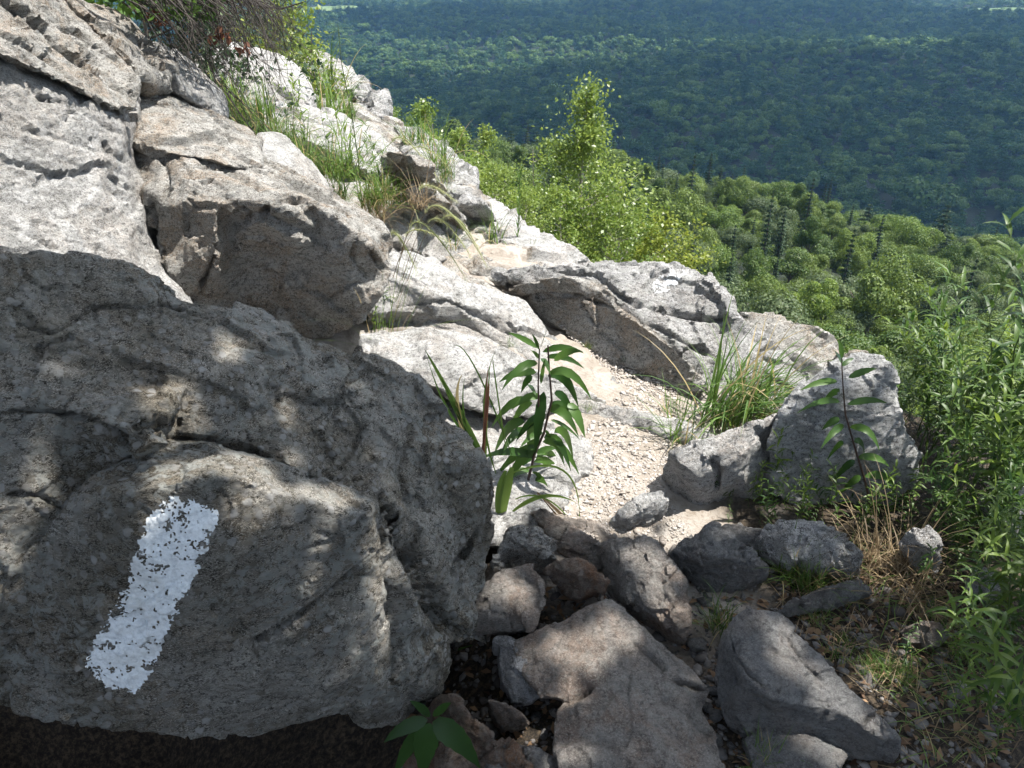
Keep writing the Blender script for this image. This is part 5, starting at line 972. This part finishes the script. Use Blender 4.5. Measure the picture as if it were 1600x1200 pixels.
def cone_tree(seed, Rr, Ht, nleaf, ls, mat, layers=14, ragged=.25, power=.9):
    r = np.random.default_rng(seed); tq, lq = QB(), QB(); tq.tube(np.array([[0, 0, 0], [0, 0, Ht*.5], [0, 0, Ht]]), [.022*Ht, .014*Ht, .002*Ht], 6); pts, nrm = [], []
    per = nleaf//layers
    for k in range(layers):
        f = (k+.5)/layers; z = Ht*(.12+.88*f); R0 = Rr*(1-f)**power+.03*Rr; nb = 7
        for b in range(nb):
            a = b*6.28/nb+k*.7+r.normal(0, .2); L = R0*r.uniform(1-ragged*1.4, 1+ragged); m = per//nb; t = r.uniform(.15, 1, m); d = np.array([np.cos(a), np.sin(a), 0])
            q = d*(t*L)[:, None]+np.array([0, 0, z])+np.array([0, 0, 1])*((-.18*t+.1*t*t)*L)[:, None]+r.normal(0, 1, (m, 3))*np.array([.16, .16, .10])*R0*.6; pts.append(q); n = r.normal(0, .5, (m, 3)); n[:, 2] += .9; nrm.append(n)
    P = np.concatenate(pts); N = np.concatenate(nrm); V, F = diamonds(P, N, ls*r.uniform(.6, 1.2, len(P)), r, .55, .25); lq.add(V, F)
    return tq.mesh('trunk', M_bark), lq.mesh('crown', mat, False)
near_v = [(slim_tree(20+k, [(0,.15),(.4,.6),(1,1.0),(2,1.3),(3,1.5)], 4.2, 9000, .085, m, M_bark, vis=3.2, clump=.16), 4.2, nm) for k, (m, nm) in enumerate([(M_birch, 'y'), (M_birch, 'y'), (M_oak, 'o'), (M_greyg, 'g')])]
mid_v = [(dome_tree(30, 2.3, 5.5, 10500, .135, M_oak), 5.5, 'o'), (dome_tree(31, 2.6, 5.5, 11000, .135, M_lime), 5.5, 'l'), (dome_tree(32, 2.2, 5.2, 10000, .13, M_greyg), 5.2, 'g'), (dome_tree(33, 2.0, 5.8, 9000, .13, M_birch), 5.8, 'y'), (cone_tree(34, .85, 6.8, 5600, .14, M_pine, 18, .2), 6.8, 'c'), (cone_tree(35, 1.6, 6.8, 6500, .17, M_pine, 11, .5, .7), 6.8, 'p')]
far_v = [(dome_tree(40, 4.0, 8.5, 9500, .26, M_oak), 8.5, 'o'), (dome_tree(41, 5.2, 8.8, 12500, .26, M_lime, nl=18, flat=.7), 8.8, 'l'), (dome_tree(42, 4.0, 8, 9500, .255, M_greyg), 8, 'g'), (dome_tree(43, 3.4, 8.5, 8500, .255, M_oak, nl=9), 8.5, 'o'), (cone_tree(44, 1.35, 11, 4200, .28, M_pine, 18, .2), 11, 'c'), (cone_tree(45, 3.0, 11, 5200, .36, M_pine, 11, .5, .7), 11, 'p'), (dome_tree(46, 4.4, 9.2, 10500, .26, M_lime, nl=12), 9.2, 'l')]
LAB = {'y': ('bright small leaved young tree on the slope below the ledge', 'tree'), 'o': ('mid green broadleaf tree on the sunlit hillside', 'broadleaf tree'), 'l': ('yellow green round topped tree on the sunlit hillside', 'broadleaf tree'), 'g': ('grey green broadleaf tree on the sunlit hillside', 'broadleaf tree'), 'c': ('narrow dark pointed cedar on the sunlit hillside', 'cedar'), 'p': ('dark layered pine on the sunlit hillside', 'pine')}
NAM = {'y': 'young_tree', 'o': 'broadleaf_tree', 'l': 'broadleaf_tree', 'g': 'broadleaf_tree', 'c': 'cedar_tree', 'p': 'pine_tree'}
pts = []; r2 = np.random.default_rng(77)
def poisson(rmin, rmax, amin, amax, sp, pts, tries):
    cell = {}
    for (x, y, s) in pts: cell.setdefault((int(x//8), int(y//8)), []).append((x, y, s))
    for _ in range(tries):
        r = math.sqrt(r2.uniform(rmin**2, rmax**2)); a = r2.uniform(amin, amax); x, y = r*math.sin(a), r*math.cos(a); ok = True
        for i in (-1, 0, 1):
            for j in (-1, 0, 1):
                for (p, q, s) in cell.get((int(x//8)+i, int(y//8)+j), ()):
                    if (x-p)**2+(y-q)**2 < ((s+sp)/2)**2: ok = False
        if ok: pts.append((x, y, sp)); cell.setdefault((int(x//8), int(y//8)), []).append((x, y, sp))
poisson(7.5, 24, -.35, .85, 1.9, pts, 2500); poisson(24, 62, -.3, .78, 3.3, pts, 3500); poisson(62, 178, -.3, .76, 4.7, pts, 9000)
pts = [p for p in pts if edge_s(np.array([p[0]]), np.array([p[1]]))[0] > 2.0]
P = np.array(pts); rr_ = np.hypot(P[:, 0], P[:, 1]); order = np.argsort(rr_); P = P[order]; rr_ = rr_[order]; Z = H(P[:, 0], P[:, 1])
nsz = fbm(np.stack([P[:, 0], P[:, 1], 0*P[:, 0]], 1), 1/35, 2, 12)
rest = []; cnt = {}; TREEBIAS = .18
for k in range(len(P)):
    r = rr_[k]; x = r2.uniform(); yel = nsz[k] > -.02
    if r < 24: i = [0, 1, 2, 3][min(3, int(x*4))]; v = near_v[i]; sc = r2.uniform(.55, .8) if r < 13 else r2.uniform(.75, 1.1)
    elif r < 62: w = [.22, .16 if yel else .08, .2, .28, .14, .05]; w = np.cumsum(w)/sum(w); v = mid_v[int(np.searchsorted(w, x))]; sc = r2.uniform(.7, 1.1)
    else: w = [.24, .1 if yel else .02, .2, .16, .26, .07, .12 if yel else .02]; w = np.cumsum(w)/sum(w); v = far_v[int(np.searchsorted(w, x))]; sc = r2.uniform(.55, .9)
    if v[2] in 'cp' and r2.uniform() < .0: continue
    c = 'b' if v[2] in 'olg' else v[2]; cnt[c] = cnt.get(c, 0)+1
    loc = (P[k, 0], P[k, 1], Z[k]-.1)
    if cnt[c] <= 295:
        az_ = math.atan2(P[k, 0], P[k, 1]); where = 'seen past the tallest birch' if az_ < .15 else 'above the grey ledge' if az_ < .33 else 'above the tall speckled boulder' if az_ < .5 else 'above the right weeds'
        rng_ = 'on the near slope' if r < 26 else 'half way down the hillside' if r < 80 else 'on the far shoulder' if r < 125 else 'at the valley rim'
        lab, cat = LAB[v[2]]; lab = lab.split(' on the ')[0]+' '+rng_+', '+where; e = empty(NAM[v[2]], loc, r2.uniform(0, 6.28), (sc*r2.uniform(.8, 1.25), sc*r2.uniform(.8, 1.25), sc*r2.uniform(.85, 1.3))); tag(e, lab, cat, {'y': 'young trees on the near slope', 'o': 'mid green hillside trees', 'l': 'yellow green hillside trees', 'g': 'grey green hillside trees', 'c': 'pointed cedars on the hillside', 'p': 'pines on the hillside'}[v[2]]+' '+rng_+', '+where)
        link('trunk', v[0][0], e); link('crown', v[0][1], e)
    else: rest.append((*loc, sc))
print('TREES', len(P), cnt, len(rest))

# ------------------------------------------------------------------ masses: the rest of the hillside wood and the valley forest
def scatter_gn(name, pts, scl, protos, seed):
    me = bpy.data.meshes.new(name); me.vertices.add(len(pts)); me.vertices.foreach_set('co', np.asarray(pts, np.float32).ravel()); me.update()
    at = me.attributes.new('sc', 'FLOAT', 'POINT'); at.data.foreach_set('value', np.asarray(scl, np.float32))
    o = link(name, me); tag(o, kind='stuff')
    c = bpy.data.collections.new(name+'_kinds')
    for k, m in enumerate(protos): c.objects.link(bpy.data.objects.new('kind_%d' % k, m))
    g = bpy.data.node_groups.new(name+'_scatter', 'GeometryNodeTree'); g.interface.new_socket('Geometry', in_out='INPUT', socket_type='NodeSocketGeometry'); g.interface.new_socket('Geometry', in_out='OUTPUT', socket_type='NodeSocketGeometry')
    N = g.nodes.new; gi, go = N('NodeGroupInput'), N('NodeGroupOutput'); ip = N('GeometryNodeInstanceOnPoints'); ci = N('GeometryNodeCollectionInfo'); ci.inputs['Collection'].default_value = c; ci.inputs['Separate Children'].default_value = True; ci.inputs['Reset Children'].default_value = True
    rv = N('FunctionNodeRandomValue'); rv.data_type = 'FLOAT_VECTOR'; rv.inputs[0].default_value = (-.04, -.04, 0); rv.inputs[1].default_value = (.04, .04, 6.28); rv.inputs['Seed'].default_value = seed
    ri = N('FunctionNodeRandomValue'); ri.data_type = 'INT'; ri.inputs[4].default_value = 0; ri.inputs[5].default_value = len(protos)-1; ri.inputs['Seed'].default_value = seed+1
    na = N('GeometryNodeInputNamedAttribute'); na.data_type = 'FLOAT'; na.inputs['Name'].default_value = 'sc'
    L = g.links.new; L(gi.outputs[0], ip.inputs['Points']); L(ci.outputs[0], ip.inputs['Instance']); ip.inputs['Pick Instance'].default_value = True; L(ri.outputs[2], ip.inputs['Instance Index']); L(rv.outputs[0], ip.inputs['Rotation']); L(na.outputs[0], ip.inputs['Scale']); L(ip.outputs[0], go.inputs[0])
    md = o.modifiers.new('scatter', 'NODES'); md.node_group = g; return o
if rest:
    A = np.array(rest); scatter_gn('hillside_wood', A[:, :3], A[:, 3], [far_v[i][0][1] for i in (0, 2, 3, 5, 6, 1)], 5)
def sector(rmin, rmax, amin, amax, dens, rg):
    n = int(.5*(amax-amin)*(rmax**2-rmin**2)*dens); r = np.sqrt(rg.uniform(rmin**2, rmax**2, n)); a = rg.uniform(amin, amax, n); return np.stack([r*np.sin(a), r*np.cos(a)], 1)
rg = np.random.default_rng(5)
# understory on the hillside
u_pr = [near_v[2][0][1], near_v[3][0][1], near_v[0][0][1]]
Pq = np.concatenate([sector(6.5, 60, -.4, .9, .12, rg), sector(60, 175, -.4, .8, .05, rg)]); Pq = Pq[edge_s(Pq[:, 0], Pq[:, 1]) > 1.6]; rq = np.hypot(Pq[:, 0], Pq[:, 1]); zq = H(Pq[:, 0], Pq[:, 1])
scatter_gn('undergrowth', np.stack([Pq[:, 0], Pq[:, 1], zq-1.2], 1), rg.uniform(.5, .9, len(Pq))*np.interp(rq, [6, 12, 60, 170], [.55, .8, 1.2, 1.9]), u_pr, 9)
M_vo = leafmat('valley_broadleaf', (.026, .078, .017), (.105, .18, .038), .2, .6, .9, scale=.3)
M_vp = leafmat('valley_pine', (.016, .065, .022), (.055, .14, .045), .15, .6, .5, scale=.3)
vp = [dome_tree(60+k, R_, H_, n, .95, m, nl=nl)[1] for k, (R_, H_, n, m, nl) in enumerate([(6, 13, 1500, M_vo, 11), (5.2, 12, 1300, M_vo, 9), (6.6, 13.5, 1600, M_vo, 13), (5.0, 14, 1200, M_vo, 8)])]+[cone_tree(70, 4.6, 17, 1300, .95, M_vp, 9, .5, .6)[1] if 0 else cone_tree(70, 4.6, 17, 1500, .9, M_vp, 9, .5, .6)[1], cone_tree(71, 4.0, 15, 1200, .9, M_vp, 8, .6, .65)[1]]
Pv = np.concatenate([sector(235, 520, -.5, .85, .015, rg), sector(520, 1500, -.6, .85, .0085, rg), sector(1500, 3400, -.6, .8, .0065, rg)])
zv = H(Pv[:, 0], Pv[:, 1]); rv_ = np.hypot(Pv[:, 0], Pv[:, 1])
keep = np.ones(len(Pv), bool)
# a few open fields far off
FIELDS = [((-330, 2150), (300, 90), .1), ((1500, 2150), (420, 110), -.25), ((330, 2330), (80, 35), .0)]
for (cx, cy), (ax, ay), rot in FIELDS:
    dx, dy = Pv[:, 0]-cx, Pv[:, 1]-cy; c_, s_ = math.cos(rot), math.sin(rot); keep &= ((dx*c_+dy*s_)/ax)**2+((-dx*s_+dy*c_)/ay)**2 > 1
Pv, zv, rv_ = Pv[keep], zv[keep], rv_[keep]
scatter_gn('valley_forest', np.stack([Pv[:, 0], Pv[:, 1], zv-2.5-rg.uniform(0, 3.5, len(zv))], 1), rg.lognormal(0, .27, len(Pv))*np.interp(rv_, [235, 350, 3400], [.8, 1.15, 1.25]), vp, 3)
M_field = flatmat('meadow', (.07, .12, .035), (.12, .17, .06), .02, 1, 0)
for (cx, cy), (ax, ay), rot in FIELDS:
    a = np.linspace(0, 2*np.pi, 40, endpoint=False); rad = 1.02+.06*np.sin(3*a+cx)+.04*np.sin(7*a); ring = np.stack([cx+ax*rad*np.cos(a)*math.cos(rot)-ay*rad*np.sin(a)*math.sin(rot), cy+ax*rad*np.cos(a)*math.sin(rot)+ay*rad*np.sin(a)*math.cos(rot)], 1)
    V = [np.array([[cx, cy]])]+[np.array([[cx, cy]])*(1-f)+ring*f for f in (.33, .66, 1)]; V = np.concatenate(V); z = H(V[:, 0], V[:, 1])+1.5
    n = 40; F = []; 
    for k in range(2):
        i = 1+k*n+np.arange(n); j = 1+k*n+(np.arange(n)+1) % n; F.append(np.stack([i, i+n, j+n, j], 1))
    F = np.concatenate(F); me = bpy.data.meshes.new('meadow'); me.from_pydata(np.column_stack([V, z]).tolist(), [], F.tolist()+[[0, 1+i, 1+(i+1) % n] for i in range(n)]); me.materials.append(M_field); tag(link('meadow', me), kind='structure')

# ------------------------------------------------------------------ the tree that shades the foreground
_bx = [-5, -2.0, -1.4, -.9, -.4, .1, .5, .8, 1.1, 1.4, 2.0, 4]; _by = [.9, 1.3, 1.48, 1.64, 1.74, 1.78, 1.78, 1.8, 1.68, 1.7, 1.78, 1.9]
def proj(p): p = np.asarray(p, float); return p[..., :2]-SUN[:2]*(p[..., 2:3]/SUN[2])
holes = [(proj(PY(u, v, Y)), r) for u, v, Y, r in [(262,648,1.2,.035),(360,718,1.06,.05),(440,735,1.07,.045),(520,768,1.08,.04),(280,715,1.05,.04),(365,560,1.4,.02),(590,880,1.09,.03),(30,780,1.0,.03),(600,960,1.1,.02),
   (1260,700,2.2,.07),(1210,700,2.2,.07),(1380,660,2.15,.05),(1290,600,2.35,.10),(1240,640,2.3,.08)]]
holes += [(proj(PZ(u, v, z)), r) for u, v, z, r in [(905,1010,.09,.045),(890,1080,.09,.035),(960,975,.1,.03),(940,1010,.1,.03),(980,1000,.1,.03),(905,1175,.08,.02),(800,935,.12,.035),(770,925,.12,.025),(1035,905,.12,.03),(1045,950,.1,.03),(1010,880,.13,.03),(1215,985,.18,.03),(1240,1025,.16,.03),(1290,1080,.14,.025),(1340,1130,.1,.03),
   (1400,1040,.02,.045),(1370,1080,.02,.03),(1450,985,.05,.03),(1300,895,.05,.02),(1430,830,.14,.04),(1580,785,.12,.09),(1350,820,.1,.03)]]
def canopy(n, smin, smax):
    g_ = np.stack([r2.uniform(-4.5, 3.6, n), r2.uniform(-1.6, 2.35, n)], 1); p3 = np.stack([g_[:, 0], g_[:, 1], 0*g_[:, 0]], 1)
    yb = np.interp(g_[:, 0], _bx, _by)+fbm(p3, 3.0, 3, 21)*.16; e2 = (g_[:, 0] > .62) & (g_[:, 0] < 1.2) & (g_[:, 1] < 2.32) & (g_[:, 1] > yb) & (fbm(p3, 9, 3, 77) > .17); keepm = e2 | (g_[:, 1] < yb-.04+np.where(r2.uniform(0, 1, n) < .08, r2.uniform(0, .25, n), 0))
    dens = fbm(p3, 7.5, 3, 31, .6); keepm &= e2 | ((dens < .45) | ((g_[:, 0] > .55) & (dens < .9))) | (r2.uniform(0, 1, n) < .5)
    t = r2.uniform(3.7, 6.6, n); 
    for (hx, r) in holes:
        d = np.hypot(g_[:, 0]-hx[0], g_[:, 1]-hx[1]); ang = np.arctan2(g_[:, 1]-hx[1], g_[:, 0]-hx[0]); keepm &= d > (r+.028)*(1+.35*np.sin(3*ang+hx[0]*40))
    g_, t = g_[keepm], t[keepm]; p = np.stack([g_[:, 0]+SUN[0]*t, g_[:, 1]+SUN[1]*t, SUN[2]*t], 1); return p
Pc = canopy(60000, 0, 0); q = QB(); q.add(*diamonds(Pc, SUN*1.2+r2.normal(0, .6, Pc.shape), r2.uniform(.07, .115, len(Pc)), r2, .6, .2))
tq = QB(); root = np.array([3.6, -2.4, .1]); trunk = np.array([root, [3.5, -2.2, 1.2], [3.1, -1.6, 2.6], [2.5, -.8, 3.9], [2.0, 0, 5.0]]); tq.tube(trunk, [.17, .15, .13, .10, .05], 10)
for k in range(34):
    e = Pc[r2.integers(len(Pc))]; b = trunk[2]+(trunk[4]-trunk[2])*r2.uniform(0, 1); m = (b+e)/2+np.array([0, 0, .5]); tq.tube(bez(b, m, e, 8), np.linspace(.035, .006, 8), 5)
finish('shade_tree', root, [('trunk', tq, M_bark), ('crown', q, M_leaf)], 'leafy tree overhead that casts the dappled shade on the foreground', 'tree')

# ------------------------------------------------------------------ clouds over the valley, outside the haze
T = NT('cloud_white'); T.b.inputs['Base Color'].default_value = (.9, .9, .92, 1); T.b.inputs['Roughness'].default_value = 1
tr = T.n('ShaderNodeBsdfTranslucent'); tr.inputs[0].default_value = (.9, .92, .95, 1); mx_ = T.n('ShaderNodeMixShader'); mx_.inputs[0].default_value = .75; T.l(T.b.outputs[0], mx_.inputs[1]); T.l(tr.outputs[0], mx_.inputs[2]); T.l(mx_.outputs[0], T.out.inputs[0])
bm = bmesh.new(); bmesh.ops.create_icosphere(bm, subdivisions=4, radius=1); ib = np.array([v.co for v in bm.verts]); fi = np.array([[v.index for v in x.verts] for x in bm.faces]); bm.free()
def cloud(cx, cy, ax, ay, rot, label, h=900.):
    off = SUN[:2]/SUN[2]*(h+185); V = ib.copy(); d = 1+fbm(V, 1.6, 4, int(abs(cx)) % 50)*.35; V = V*d[:, None]; V[:, 2] = np.where(V[:, 2] < 0, V[:, 2]*.12, V[:, 2]*.45)
    x, y = V[:, 0]*ax, V[:, 1]*ay; V = np.stack([x*math.cos(rot)-y*math.sin(rot), x*math.sin(rot)+y*math.cos(rot), V[:, 2]*350], 1)
    tag(link('cloud', mesh_np('cloud', V, fi, T.m), None, (cx+off[0], cy+off[1], h)), label, 'cloud')
CLOUDS = [(150, 800, 620, 560, .2, 'broad cloud shading the near valley forest'), (1250, 1000, 640, 700, .1, 'cloud shading the right of the valley'), (520, 1900, 950, 430, -.1, 'long cloud over the far valley'), (-700, 1250, 430, 460, 0, 'cloud shading the left of the valley')]
for c in CLOUDS: cloud(*c)
# ------------------------------------------------------------------ haze
T = NT('haze_air'); T.t.nodes.remove(T.b); pv = T.n('ShaderNodeVolumePrincipled'); pv.inputs['Color'].default_value = (.30, .58, 1, 1); pv.inputs['Density'].default_value = .0001; pv.inputs['Anisotropy'].default_value = .1; T.l(pv.outputs[0], T.out.inputs['Volume'])
zlo = float(Zh.min())-8; zhi = max(float(Zh.max())+4, 40.); me = bpy.data.meshes.new('haze'); s_ = 14000.
me.from_pydata([(a*s_, b*s_, c) for a in (-1, 1) for b in (-1, 1) for c in (zlo, zhi)], [], [(0, 1, 3, 2), (4, 6, 7, 5), (0, 4, 5, 1), (2, 3, 7, 6), (0, 2, 6, 4), (1, 5, 7, 3)]); me.materials.append(T.m); tag(link('haze', me), kind='stuff')
